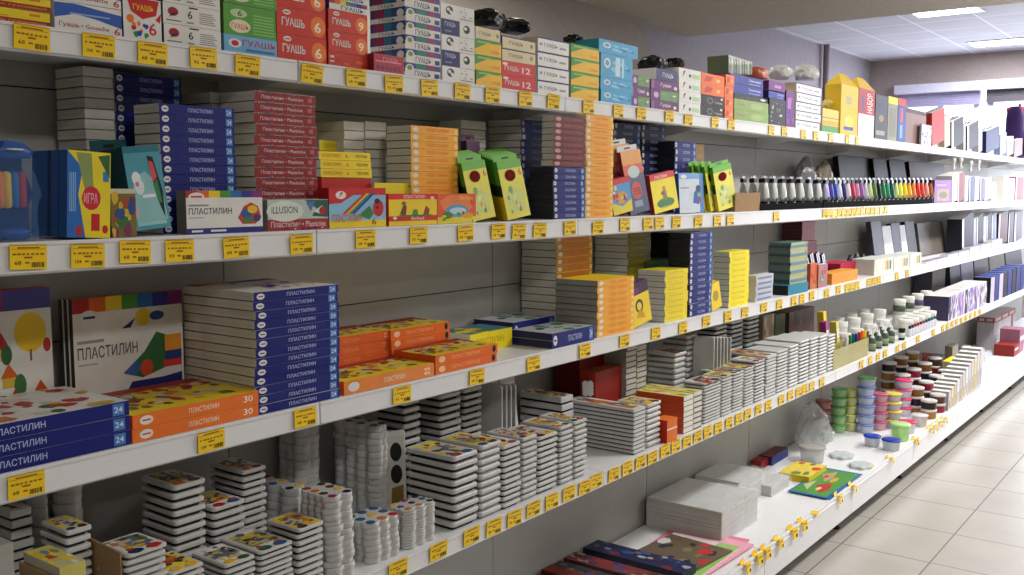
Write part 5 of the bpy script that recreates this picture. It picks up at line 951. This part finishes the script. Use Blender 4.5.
for i, (a, b, c) in enumerate(((829, 833, (.75,.14,.14)), (833.5, 837, (.85,.80,.75)), (837.5, 842, (.80,.22,.14)), (842.5, 847, (.88,.45,.15)))):
    stand('small_pack', dict(front=c, side=tuple(q*.8 for q in c), top=WH, fd=[('r',.2,.6,.8,.8,WH)]), 'D', a, b, (361, 358, 355, 352)[i], 'small %s pack at the shelf edge before the marker carton' % ('red', 'whitish', 'scarlet', 'amber')[i], 'pack', dep=.011, dy=.003) if i < 0 else None
# glue bottles with white nozzles
GLB = M((.30,.36,.30), .2, name='green_grey_bottle'); NOZ = M((.92,.92,.93), .3, name='white_nozzle')
for i in range(11):
    row, col = divmod(i, 4) if i < 8 else (2, i-8)
    y = -.055+row*.045; u = 872+col*6.4+row*-2; x = Xu(u, y, fl)
    lathe_thing('glue_bottle', 'nozzle', [(.016, 0), (.0175, .004), (.0175, .055), (.009, .068)], GLB, [(.009, .066), (.009, .075), (.005, .08), (.002, .105)], NOZ, (x, y, fl+.0008), 'green-labelled bottle with white nozzle, %s from left in %s row' % (('first', 'second', 'third', 'fourth')[col], ('front', 'middle', 'back')[row]), 'bottle', 'glue bottles on the fourth shelf', key='g', lab=(.0176, .01, .04, M((.55,.60,.5), .5)))
TUB = M((.83,.83,.80), .45, name='white_tub')
k = 0
for ro in range(3):
    for co in range(4-ro//2):
        y = .05+ro*.08; u = 843+co*13-ro*3; x = Xu(u, y, fl)
        jar('D', u, y, .034, .13 if ro else .10, TUB, M((.88,.88,.86), .4), 'white plastic tub, %s from left in the %s row behind the bottles' % (('first', 'second', 'third', 'fourth')[co], ('nearest', 'middle', 'rear')[ro]), group='white tubs behind the glue bottles', key=('t', ro > 0), name='plastic_tub', cat='tub')
for i in range(10):
    a, b = i % 5, i//5; y = -.045+.09*b
    jar('D', 905+a*6+b*-6, y+.02, .038, .085, TUB, M((.90,.90,.88), .4), 'broad white tub, %s from left in the %s rank of white tubs' % (('first', 'second', 'third', 'fourth', 'fifth')[a], ('near', 'far')[b]), group='broad white tubs on the fourth shelf', key='bt', name='plastic_tub', cat='tub')
jar('D', 901.5, -.068, .017, .065, M((.10,.12,.10), .3), M((.08,.08,.08), .4), 'dark jar with a white label before the broad white tubs', name='ink_jar', labc=M((.8,.85,.8), .5))
for i, (u, v, c) in enumerate(((899, 293, (.30,.36,.28)), (908, 294, (.28,.32,.26)), (917, 296, (.3,.3,.45)), (926, 297, (.5,.4,.4)))):
    y = .07; jar('D', u, y, .034, .09, M((.80,.80,.76), .3), M((.90,.90,.88), .4), 'round jar with dark label standing on tubs, %s from the left' % ('first', 'second', 'third', 'fourth')[i], z=fl+.0875, labc=M(c, .4), name='paint_jar')
CAPC = [(.1,.1,.15),(.12,.12,.2),(.55,.12,.12),(.6,.12,.14),(.5,.12,.2),(.6,.3,.3),(.12,.35,.38),(.12,.35,.4),(.15,.4,.35),(.2,.3,.3)]
for i in range(10):
    u = 909.5+i*2.75; y = -.07; x = Xu(u, y, fl); c = CAPC[i]
    lathe_thing('ink_bottle', 'cap', [(.011, 0), (.012, .003), (.012, .04), (.007, .046)], M((.86,.86,.90), .3), [(.008, .045), (.008, .06), (.006, .062)], M(c, .4), (x, y, fl+.0008), 'tiny ink bottle in the front row, %s from the left' % (['first']+ORD[1:])[i], 'bottle', 'ink bottles at the fourth shelf edge')
q = random.Random(5)
for i in range(16):
    u = 948+i*2.4; c = q.choice([(.85,.82,.92),(.80,.76,.88),WH,(.60,.50,.75),(.25,.22,.35),(.75,.65,.85)])
    stand('marker_pack', dict(front=c, side=tuple(a*.85 for a in c), top=WH, fd=blobs(90+i,9,.1,.05,.9,.95,[(.35,.25,.55),WH,(.5,.4,.7),(.2,.2,.3)],.2)), 'D', u, u+2.1, 297-i*1.0, 'upright pale violet pack, %s from left in the bright far row' % (['first']+ORD[1:])[i], 'pack', dep=.15, group='upright violet packs on the fourth shelf')
stand('storage_box', dict(front=(.35,.30,.26), side=(.25,.25,.3), top=(.4,.35,.3)), 'D', 931, 944, 272, 'dark brown box behind the violet packs', 'box', yf=.17, dep=.12)
for i, (u0, u1, v, c, l) in enumerate(((952, 962, 262, (.12,.12,.16), 'black file behind the violet packs'), (963, 975, 258, (.65,.62,.72), 'grey file behind the violet packs'), (976, 990, 256, (.25,.14,.12), 'brown file behind the violet packs'), (991, 1006, 252, (.35,.28,.15), 'olive brown bag at the far fourth shelf'), (1007, 1023, 250, (.15,.12,.14), 'black bag at the far end, fourth shelf'))):
    folder(u0, u1, v, 'D', c, .15, l, 6, .05, .4)
for i in range(8):
    u = 990+i*4.3; stand('flat_pack', dict(front=q.choice([(.16,.20,.5),(.75,.72,.85),(.12,.12,.2)]), side=BK, top=(.3,.35,.6)), 'D', u, u+3.8, 278-i*1.8, 'low blue and lilac pack, %s from left at the far end' % (['first']+ORD[1:])[i], 'pack', dep=.12, group='low packs at the far end of the fourth shelf')
# ------------------------------------------------------------------ right part of the third shelf
zc = SH['C'][0]
for i, u in enumerate((812, 817, 823, 828)):
    y = .05; x = Xu(u, y, zc); H = (.13, .15, .15, .14)[i]; mb = boxmesh(.034, .012, H, dict(front=M((.80,.80,.86), .2, .3, name='silver_print'), side=BK, top=BK, other=BK, fd=[('r',0,.55,1,.66,BK),('r',.4,.66,.6,1,BK),('r',.1,.1,.9,.14,BK)]))
    tag(mb.build('pen_set', None, (x-.02, y, zc+.012), (-.12, math.radians(-14), 0)), 'silver and black slim pen set leaning on third shelf, %s of four' % ('leftmost', 'second', 'third', 'rightmost')[i], 'pen set', 'leaning silver pen sets')
cc2 = [((809, 817, 263), (.80,.38,.20), 'orange-brown'), ((817.5, 826, 262), (.60,.58,.48), 'mottled grey'), ((809, 816, 272), (.85,.75,.25), 'mustard')]
stand('small_pack', dict(front=(.80,.38,.20), side=(.6,.3,.2), top=OR, fd=blobs(101,8,.1,.1,.9,.9,[(.6,.6,.3),RED],.12)), 'C', 810, 817, 264, 'orange-brown small pack beside the silver pen sets', 'pack', yf=.02, dep=.02)
stand('small_pack', dict(front=(.70,.45,.50), side=(.6,.3,.2), top=WH, fd=blobs(102,14,.1,.1,.9,.9,[(.6,.6,.3),(.3,.6,.4),WH,RED],.12)), 'C', 818, 827, 265, 'mottled pink and green small pack before the silver pen sets', 'pack', yf=.014, dep=.02)
stack('flat_pack', dict(front=(.93,.58,.12), side=(.85,.5,.1), top=(.95,.65,.2)), 'C', 832, 858, 274, 2, 'orange flat pack', 'the pair at the third shelf edge', 'pack', dep=.08)
stack('flat_pack', dict(front=(.70,.10,.25), side=(.6,.1,.2), top=(.75,.15,.3)), 'C', 840, 857, 264, 3, 'crimson flat pack', 'the pile behind orange flat packs', 'pack', yf=.11, dep=.12)
for i, u in enumerate((850, 856, 862)):
    x = Xu(u, .24, zc); crumple('bundle', (x, .24, zc+.0008), .03, .02, .05, M((.08,.09,.10), .4), 110+i, 'small black bundle at the back of the third shelf, %s of three' % ('left', 'middle', 'right')[i], 'bundle', n=1, amp=.15)
0 and crumple('plastic_bag', (Xu(855, .27, zc), .262, zc+.0008), .07, .03, .10, FILM, 120, 'clear crumpled bag behind crimson flat packs', 'plastic bag')
SQ = [('r',.55+.09*k,.2,.61+.09*k,.8,c) for k, c in enumerate((( .93,.75,.2), (.8,.3,.2), (.55,.7,.3), (.15,.15,.15)))]
for k in range(3):
    a, b = ((874, 893), (893.5, 909), (909.5, 921))[k]
    stand('chalk_box', dict(front=(.86,.86,.82), side=(.7,.7,.65), top=(.86,.88,.85), fd=SQ), 'C', a, b, (260, 257.5, 254.5)[k], 'low white box with coloured squares, %s of three on the third shelf' % ('leftmost', 'middle', 'rightmost')[k], 'box', dep=.12)
fc = [(876, 886, 222, (.30,.26,.32), 'dark plum file behind the low white boxes'),(886.5, 895, 227, (.93,.93,.95), 'bright white album behind the low white boxes'),(895.5, 903, 224, (.20,.17,.26), 'violet-black file beside the bright white album'),(903.5, 909, 226, (.93,.93,.96), 'narrow bright album right of the violet-black file'),(909.5, 918, 222, (.10,.10,.14), 'black spiral album, third shelf right part'),(921, 946, 224, (.42,.39,.36), 'wide taupe row of albums, third shelf right part'),(946.5, 953, 223, (.95,.95,.95), 'white album end right of the taupe albums'),(953.5, 961, 225, (.75,.73,.80), 'pale lilac album, third shelf right part')]
for a, b, v, c, l in fc: folder(a, b, v, 'C', c, .20, l, 9, .03, .3, name='album', cat='album')
for i, (a, b, c, nmx) in enumerate(((962, 973, (.05,.06,.13), 'navy'), (973.5, 976, (.6,.6,.64), 'white'), (976.5, 983, (.05,.06,.14), 'dark navy'), (983.5, 986, (.9,.9,.95), 'pale'), (986.5, 991, (.04,.05,.11), 'black-blue'), (991.5, 996, (.40,.48,.62), 'light blue'), (998, 1007, (.26,.05,.07), 'dark red'), (1008, 1013, (.20,.16,.2), 'blackish'), (1014, 1022, (.3,.25,.3), 'plum grey'))):
    book(a, b, 219-i*.8, 'C', c, '%s album leaning in the far row, third shelf' % nmx, .10, y=.075, roll=9 if i < 6 else 3, name='album', cat='album', edge=WH)
for i in range(7):
    stand('flat_pack', dict(front=(.78,.76,.84), side=WH, top=(.55,.52,.62)), 'C', 926+i*11, 936+i*11, 262-i*3.6+ (i % 2), 'low grey-lilac flat pack at the shelf edge, %s from left, third shelf' % (['first']+ORD[1:])[i], 'pack', dep=.05, group='low flat packs at the third shelf edge')

# ------------------------------------------------------------------ bottom shelf
ze, fe = SH['E']
def flatat(name, ul, ur, us, vt, vb, sp, label, cat, lift=0., n=1, where=None, jit=1., builder=boxmesh):
    """something lying on the bottom shelf: nearest corner (ul, vb), top at vt"""
    z = ze+lift; p = PT(ul, vb, z); y = max(p.y, fe+.02); x0 = Xu(ul, y, z); x1 = Xu(ur, y, z); d = min(Yu(us, x0, z)-y, YB-.01-y); H = Zv(vt, x0, y)-z
    if H <= 0 or x1 <= x0 or d < .01: print('BAD FLAT', label, H, x1-x0, d); return
    h = H/n; mb = boxmesh(x1-x0, d, h-.0006, sp).data(name)
    for i in range(n):
        o = link(name, mb, None, ((x0+x1)/2+rnd.uniform(-.003, .003)*jit, y+d/2+rnd.uniform(-.003, .003)*jit, z+(n-1-i)*h+.0006), (0, 0, math.radians(rnd.uniform(-1.5, 1.5))*jit))
        tag(o, (label+nth(i, n)+where) if n > 1 else label, cat, where if n > 1 else None)
    return x0, x1, y, d, z+H
def paperpack(ul, ur, us, vt, vb, label, seed):
    z = ze; p = PT(ul, vb, z); y = p.y; x0 = Xu(ul, y, z); x1 = Xu(ur, y, z); d = min(Yu(us, x0, z)-y, YB-.02-y); H = Zv(vt, x0, y)-z; w = x1-x0
    e = empty('paper_pack', ((x0+x1)/2, y+d/2, z+.001)); q = random.Random(seed); n = int(H/.006)
    mb = MB(); PAP = M((.80,.795,.77), .7, name='grey_white_paper')
    for i in range(n):
        a = q.uniform(-.0015, .0015); b = q.uniform(-.0015, .0015); mb.box(-w/2+a, w/2+a, -d/2+b, d/2+b, i*H/n, (i+1)*H/n-.0006, PAP)
    mb.build('sheets', e)
    import bmesh
    bm = bmesh.new(); bmesh.ops.create_grid(bm, x_segments=14, y_segments=10, size=.5)
    f = MB(); nx, nz = 16, 8; vs = []
    for j in range(nz+1):
        for i in range(nx+1):
            t = i/nx; zz = H*(1.02*j/nz); vs.append((-w/2-.004+(w+.014)*t, -d/2-.004-q.uniform(0, .006), zz))
    f.mesh(vs, [(j*(nx+1)+i, j*(nx+1)+i+1, (j+1)*(nx+1)+i+1, (j+1)*(nx+1)+i) for j in range(nz) for i in range(nx)], FILM)
    vs = []
    for j in range(9):
        for i in range(nx+1): vs.append((-w/2-.004+(w+.014)*i/nx, -d/2-.004+(d*.55)*j/8, H+.003+q.uniform(0, .006)*(1 if j < 5 else .3)))
    f.mesh(vs, [(j*(nx+1)+i, j*(nx+1)+i+1, (j+1)*(nx+1)+i+1, (j+1)*(nx+1)+i) for j in range(8) for i in range(nx)], FILM)
    bm.free(); f.build('plastic_wrap', e); tag(e, label, 'paper pack')
paperpack(721, 757, 636, 513, 544, 'thick pack of white paper in torn clear film, front of bottom shelf', 1)
paperpack(738, 762, 690, 483, 509, 'pack of white paper in film behind the thick front one', 2)
paperpack(771, 789, 742, 487, 497, 'low film-wrapped pack left of the puzzle boards', 3)
r = flatat('drawing_album', 771, 788, 735, 457, 466, dict(front=(.15,.20,.50), side=(.16,.14,.30), top=(.5,.2,.2), td=blobs(130,10,.05,.05,.95,.95,[(.55,.22,.2),(.3,.2,.3),(.6,.45,.4)],.2)), 'dark blue and red boxed game at the back, bottom shelf', 'game box')
flatat('drawing_album', 760, 771, 716, 462, 470, dict(front=(.55,.12,.12), side=(.5,.12,.12), top=(.62,.16,.15)), 'dark red album under the back wall, bottom shelf', 'album')
flatat('drawing_album', 808, 826, 778, 477, 484, dict(front=(.85,.75,.15), side=(.85,.72,.12), top=(.9,.8,.3), td=blobs(131,10,.05,.05,.95,.95,[(.8,.3,.2),(.9,.85,.4),(.4,.5,.3)],.16)), 'yellow picture album behind the puzzle boards', 'album')
PZ = [('r',.04,.05,.96,.95,(.32,.58,.25)),('p',[(.10,.30),(.35,.62),(.50,.35),(.3,.2)],(.72,.22,.18)),('p',[(.5,.55),(.75,.85),(.92,.6),(.7,.5)],(.75,.60,.5)),('p',[(.15,.65),(.3,.9),(.5,.75)],(.78,.75,.62)),('e',.62,.40,.10,.08,(.85,.65,.2)),('e',.25,.45,.06,.06,(.9,.8,.6)),('p',[(.6,.7),(.75,.75),(.7,.6)],(.7,.2,.15))]
flatat('puzzle_board', 827, 861, 788, 498, 509, dict(front=(.18,.45,.68), side=(.15,.35,.55), top=(.15,.42,.68), td=PZ), 'green and blue puzzle board', 'puzzle', n=4, where='the pile at the bottom shelf edge', jit=2.2)
# fanned sheets and long dark packs at the near end
def sheet(u, v, w, d, rz, lift, t, top, label, ops=(), front=None, cat='paper sheet', name='craft_paper'):
    p = PT(u, v, ze); mb = boxmesh(w, d, t, dict(front=front or top, side=front or top, other=front or top, top=top, td=list(ops)))
    return tag(mb.build(name, None, (p.x, p.y, ze+lift), (0, 0, math.radians(rz))), label, cat)
sheet(690, 551, .44, .30, 4, .001, .006, (.88,.48,.60), 'pink paper set lying lowest in the fan, bottom shelf', cat='paper set')
sheet(692, 555, .42, .29, -2, .008, .006, (.93,.66,.74), 'pale pink paper set second in the fan', cat='paper set')
sheet(684, 560, .38, .27, 1, .015, .006, (.90,.86,.84), 'white-edged paper set in the middle of the fan', [('r',.0,.0,1,.3,(.62,.78,.42))]+blobs(140,8,.1,.3,.95,.95,[(.85,.7,.65),(.6,.75,.7)],.1), cat='paper set')
sheet(676, 562, .34, .26, -5, .022, .007, (.42,.36,.28), 'dark collage-covered set on top of the fan', blobs(141,22,.05,.05,.95,.95,[(.75,.65,.25),(.20,.16,.14),(.75,.2,.2),(.85,.85,.85),(.15,.2,.35),(.45,.5,.3)],.10), cat='paper set')
def longpack(u, v, w, d, h, sp, label, yb=.25, lift=0.):
    p = PT(u, v, ze+h); p.y = min(p.y, .295); mb = boxmesh(w, d, h, sp); return tag(mb.build('craft_set_box', None, (p.x+w/2, p.y-d/2, ze+.001+lift), (0, 0, math.radians(rnd.uniform(-.6, .6)))), label, 'craft set')
dk = lambda s, a, b: dict(front=a, side=a, top=b, td=blobs(s,34,.05,.03,.95,.97,[(.16,.20,.40),(.50,.16,.16),(.18,.32,.58),(.66,.66,.68),(.45,.42,.4),b,a],.16,.35))
longpack(556, 541, .10, .40, .05, dk(150, (.08,.10,.20), (.12,.14,.30)), 'long black-navy craft box pointing out of the bottom shelf')
longpack(526, 548, .075, .40, .05, dk(151, (.30,.14,.14), (.50,.20,.20)), 'long reddish craft box left of the black-navy one')
longpack(495, 552, .07, .38, .048, dk(152, (.09,.10,.10), (.20,.24,.24)), 'long grey-green craft box left of the reddish one')
for i in range(3): longpack(452, 560-3*i, .06, .36, .016, dict(front=(.40,.10,.09), side=(.35,.08,.07), top=(.48,.14,.11)), 'dark red flat box at the near end, %s of three on bottom shelf' % ('lowest', 'middle', 'topmost')[i], lift=.017*i)
# clear bags and containers
crumple('plastic_bag', (Xu(812, .20, .3), .20, ze+.001), .14, .08, .13, M((.75,.77,.76), .12, name='clear_bag', alpha=.45, bump=1.), 160, 'big clear crinkled bag at the back of the bottom shelf', 'plastic bag')
def cup(u, v, r, h, body, lid, label, group=None, z=None, key=None, y=None):
    z = ze if z is None else z
    if y is None: p = PT(u, v, z); x, y = p.x, min(p.y, .26)
    x = Xu(u, y, z)
    return lathe_thing('lidded_cup', 'lid', [(r*.80, 0), (r*.84, .002), (r*.97, h*.84)], body, [(r*1.0, h*.82), (r*1.07, h*.84), (r*1.07, h*.93), (r*.95, h*.97), (r*.3, h*.985)], lid, (x, y, z+.0008), label, 'cup', group, 18, key)
CL = lambda c, a=.75: M(c, .2, name='tinted_plastic', alpha=a)
cup(812, 462, .062, .085, M((.80,.82,.80), .15, name='clear_plastic', alpha=.55), CL((.75,.72,.70), .7), 'round clear tub with a small red top, bottom shelf back')
cup(827, 441, .036, .055, M((.82,.84,.83), .15, name='clear_plastic', alpha=.7), CL((.85,.86,.85), .8), 'little clear cup standing before the stacked cups')
cup(872, 446, .042, .060, M((.82,.84,.86), .15, name='clear_plastic', alpha=.75), CL((.10,.25,.72), 1), 'clear cup with a blue lid, left of two at the edge')
cup(891, 450, .046, .060, M((.80,.84,.85), .15, name='clear_plastic', alpha=.75), CL((.10,.22,.68), 1), 'clear cup with a blue lid, right of two at the edge')
cup(900, 440, .050, .095, CL((.70,.90,.55), .95), CL((.72,.90,.60), 1), 'pale green lidded cup near the bottom shelf edge')
ct = (.75,.90,.60)
CS = [(823, .24, 4, (.66,.42,.40), (.58,.30,.28), 'red', .042, .05), (838.5, .20, 5, (.62,.78,.55), (.40,.66,.36), 'green', .042, .05), (850.5, .16, 5, (.82,.84,.62), (.82,.80,.36), 'yellow', .040, .048), (865.5, .08, 6, (.76,.79,.88), (.45,.54,.78), 'blue-lidded', .048, .052), (879, .04, 4, (.84,.66,.72), (.80,.36,.50), 'pink', .045, .052), (893, -.01, 4, (.80,.80,.85), (.93,.85,.30), 'yellow-lidded', .045, .050), (903, .03, 4, (.85,.84,.88), (.92,.25,.50), 'pink-lidded', .050, .055)]
for u, y, n, c, lc, nmx, r, h in CS:
    x = Xu(u, y, ze+.1)
    for i in range(n):
        zt = ze+(n-1-i)*h; lid = lc
        if nmx == 'blue-lidded' and i == 0: lid = (.45,.80,.45)
        lathe_thing('lidded_cup', 'lid', [(r*.80, 0), (r*.84, .002), (r*.97, h*.80)], CL(c, .85), [(r*1.0, h*.78), (r*1.06, h*.82), (r*1.06, h*.92), (r*.93, h*.985)], CL(lid, .95), (x+rnd.uniform(-.002, .002), y+rnd.uniform(-.002, .002), zt+.001), 'small %s dough cup%sthe stack of %s cups' % (nmx, nth(i, n), nmx), 'cup', 'stack of %s dough cups' % nmx, 16)
x, y = Xu(905, -.10, ze), -.10
cup(907, 440, .045, .07, CL((.86,.84,.87), .9), CL((.90,.22,.45), 1), 'white cup with a bright pink lid at the edge', y=-.11)
cup(919, 436, .045, .07, CL((.86,.82,.80), .9), CL((.88,.86,.86), 1), 'white cup with a white lid right of the pink-lidded one', y=-.12)
# jars of paint with white lids, stacked two high
JC = [(.62,.45,.20),(.18,.12,.12),(.55,.10,.20),(.35,.22,.14),(.65,.50,.22),(.12,.12,.2),(.50,.35,.16)]
JN = ['ochre','blackish','crimson','brown','gold','dark blue','tan']
ji = 0
for y, us_, nz in ((-.11, (929, 938), 2), (-.02, (916, 926, 936, 945), 3), (.08, (902, 913, 924, 934), 4), (.18, (888, 900, 911), 5)):
    for k, u in enumerate(us_):
        x = Xu(u, y, ze+.1)
        for i in range(nz):
            c = JC[ji % 7]; nm_ = JN[ji % 7]; ji += 1
            lathe_thing('paint_jar', 'lid', [(.040, 0), (.042, .004), (.042, .042)], M(c, .3, name='paint_in_jar'), [(.044, .041), (.046, .043), (.046, .052), (.040, .0545)], M((.84,.83,.82), .3), (x, y, ze+i*.0555+.001), '%s paint jar, level %s of column %s in the %s jar row' % (nm_, ('one', 'two', 'three', 'four', 'five')[i], ('one', 'two', 'three', 'four')[k], {-.11: 'front', -.02: 'second', .08: 'third', .18: 'rear'}[y]), 'jar', 'paint jars with white lids on the bottom shelf', 16)
# palettes and small yellow card lying on the shelf
def palette(u, v, r, label):
    p = PT(u, v, ze); mb = MB(); n = 42; o = [(r*(1+.10*math.cos(7*6.2832*i/n))*math.cos(6.2832*i/n), r*.9*(1+.10*math.cos(7*6.2832*i/n))*math.sin(6.2832*i/n)) for i in range(n)]
    mb.prism(o, [(.004, 0), (0, .012), (.002, .014)], M((.88,.90,.90), .12, name='clear_palette', alpha=.8), smooth=True)
    e = mb.build('paint_palette', None, (p.x, p.y, ze+.001))
    for k in range(7):
        a = k*6.2832/7; w = MB(); w.lathe([(r*.20, 0), (r*.17, .002)], M((.80,.84,.86), .1), 12); w.build('paint_well', e, (r*.68*math.cos(a), r*.62*math.sin(a), .0142))
    return tag(e, label, 'palette')
palette(842, 457, .065, 'clear flower-shaped palette, left of two on the bottom shelf'); palette(861, 467, .06, 'clear flower-shaped palette, right of two on the bottom shelf')
p = PT(871, 466, ze); mb = boxmesh(.05, .03, .0012, dict(front=TY, side=TY, top=TY, other=TY)); tag(mb.build('fallen_price_card', None, (p.x, p.y, ze+.001), (0, 0, .3)), 'yellow price card lying flat on the white bottom shelf', 'price card')
p = PT(815, 513, ze); mb = boxmesh(.05, .03, .0012, dict(front=TY, side=TY, top=TY, other=TY)); tag(mb.build('fallen_price_card', None, (p.x, p.y, ze+.001), (0, 0, .2)), 'yellow price card lying beside the puzzle boards', 'price card')
# far part of the bottom shelf
for i in range(12):
    u = 948+i*2.8
    stand('slim_pack', dict(front=q.choice([(.88,.86,.86),(.80,.78,.80),(.85,.80,.60),(.75,.72,.70)]), side=(.6,.6,.6), top=WH, fd=[('r',.3,.1,.7,.5,q.choice([(.7,.6,.3),(.6,.6,.65),WH]))]), 'E', u, u+2.5, 392-i*3.9, 'upright slim white pack at the bottom shelf edge, %s from left' % (['first']+ORD[1:])[i], 'pack', dep=.12, yf=fe+.03, group='slim white packs on the bottom shelf')
BCOL = [((.55,.48,.45), 'taupe'), ((.60,.16,.15), 'red'), ((.50,.46,.44), 'greyish'), ((.62,.58,.55), 'pale taupe')]
for i, (c, nmx) in enumerate(BCOL):
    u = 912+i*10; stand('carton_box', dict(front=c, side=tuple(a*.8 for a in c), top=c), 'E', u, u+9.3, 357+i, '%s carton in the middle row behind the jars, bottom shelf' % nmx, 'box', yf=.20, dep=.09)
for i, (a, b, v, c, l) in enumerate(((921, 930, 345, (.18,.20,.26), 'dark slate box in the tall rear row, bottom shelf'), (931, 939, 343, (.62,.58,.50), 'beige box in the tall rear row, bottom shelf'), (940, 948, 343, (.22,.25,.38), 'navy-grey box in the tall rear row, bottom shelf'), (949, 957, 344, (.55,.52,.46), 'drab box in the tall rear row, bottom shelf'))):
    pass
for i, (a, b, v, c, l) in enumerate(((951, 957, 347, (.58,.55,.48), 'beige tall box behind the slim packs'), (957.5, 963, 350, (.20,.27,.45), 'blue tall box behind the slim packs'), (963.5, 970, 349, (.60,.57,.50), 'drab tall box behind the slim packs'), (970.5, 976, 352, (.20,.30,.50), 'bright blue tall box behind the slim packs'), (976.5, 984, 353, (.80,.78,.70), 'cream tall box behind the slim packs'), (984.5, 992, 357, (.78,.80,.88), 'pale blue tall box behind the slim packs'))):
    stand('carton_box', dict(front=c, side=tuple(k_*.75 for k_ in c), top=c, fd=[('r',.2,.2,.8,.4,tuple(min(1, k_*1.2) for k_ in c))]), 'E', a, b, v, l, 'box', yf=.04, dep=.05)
stand('yellow_topped_pack', dict(front=(.80,.76,.65), side=(.7,.65,.5), top=(.93,.85,.15), fd=[('r',0,.85,1,1,(.93,.85,.15))]), 'E', 949, 958, 362, 'cream pack with a yellow top behind the slim packs', 'pack', yf=-.03, dep=.05)
gw = [('r',.0,.82,1,1,(.62,.26,.20)),('r',.06,.86,.30,.96,(.80,.72,.70)),('r',.38,.86,.62,.96,(.80,.72,.70)),('r',.70,.86,.94,.96,(.80,.72,.70)),('r',.80,0,.90,.82,(.62,.25,.18)),('r',.82,.1,.88,.3,(.35,.15,.12)),('r',.82,.45,.88,.65,(.35,.15,.12)),('r',.38,0,.40,.82,(.5,.5,.52))]
stand('large_carton', dict(front=(.74,.73,.75), side=(.62,.60,.62), top=(.7,.68,.7), fd=gw, sd=[('r',0,.84,1,1,(.5,.22,.18)),('r',.1,.88,.4,.96,(.65,.6,.6)),('r',.55,.88,.9,.96,(.65,.6,.6))]), 'E', 993, 1014, 318, 'large white carton with a red-brown frame pattern', 'carton', yf=.10, us=976)
for i, (u, v, c) in enumerate(((1020, 352, (.72,.18,.15)), (1021, 334, (.70,.45,.55)))):
    y = -.05; x = Xu(u, y, ze+.1)
    if i == 0:
        for k, (cc_, vv) in enumerate((((.60,.14,.12), 346), ((.66,.42,.50), 330))): stand('carton_box', dict(front=cc_, side=tuple(a*.8 for a in cc_), top=cc_, fd=[('r',.1,.5,.9,.7,WH)]), 'E', 1014+5*k, 1018.5+5*k, vv, '%s carton at the right end of the bottom shelf' % ('dark red', 'dusty pink')[k], 'box', yf=-.10, dep=.15)
# backpack on the far top shelf
def backpack():
    za = SH['A'][0]; y = .17; x = Xu(1018, y, 1.95); H = Zv(108, x, y)-za; w = (Xu(1030, y, 1.95)-Xu(1005, y, 1.95)); w = min(w, .5)
    e = empty('backpack', (x, y, za+.001)); mb = MB()
    def shell(sx, sy, h0, h1, col, oy, name, par=e):
        m = MB(); o = rrect(sx, sy, min(sx, sy)*.35); hh = h1-h0
        m.prism(o, [(.02, h0), (.004, h0+.02), (0, h0+hh*.5), (.002, h0+hh*.8), (.010, h0+hh*.93), (.03, h1)], M(col, .6, name='backpack_cloth'), smooth=True); m.v = [(a, b+oy, c) for a, b, c in m.v]; return m.build(name, par)
    shell(w, .15, 0, H, (.22,.12,.36), 0, 'body'); shell(w*.7, .05, .02, H*.55, (.45,.12,.35), -.095, 'front_pocket'); shell(w*.9, .16, H*.86, H*1.0, (.86,.22,.45), 0, 'top_panel')
    m = MB(); m.tube([(-.04, 0, H*.97), (-.03, 0, H+.03), (.03, 0, H+.03), (.04, 0, H*.97)], .007, (.1,.1,.12)); m.build('handle', e)
    tag(e, 'purple and pink backpack standing at the far end of the top shelf', 'backpack')
backpack()
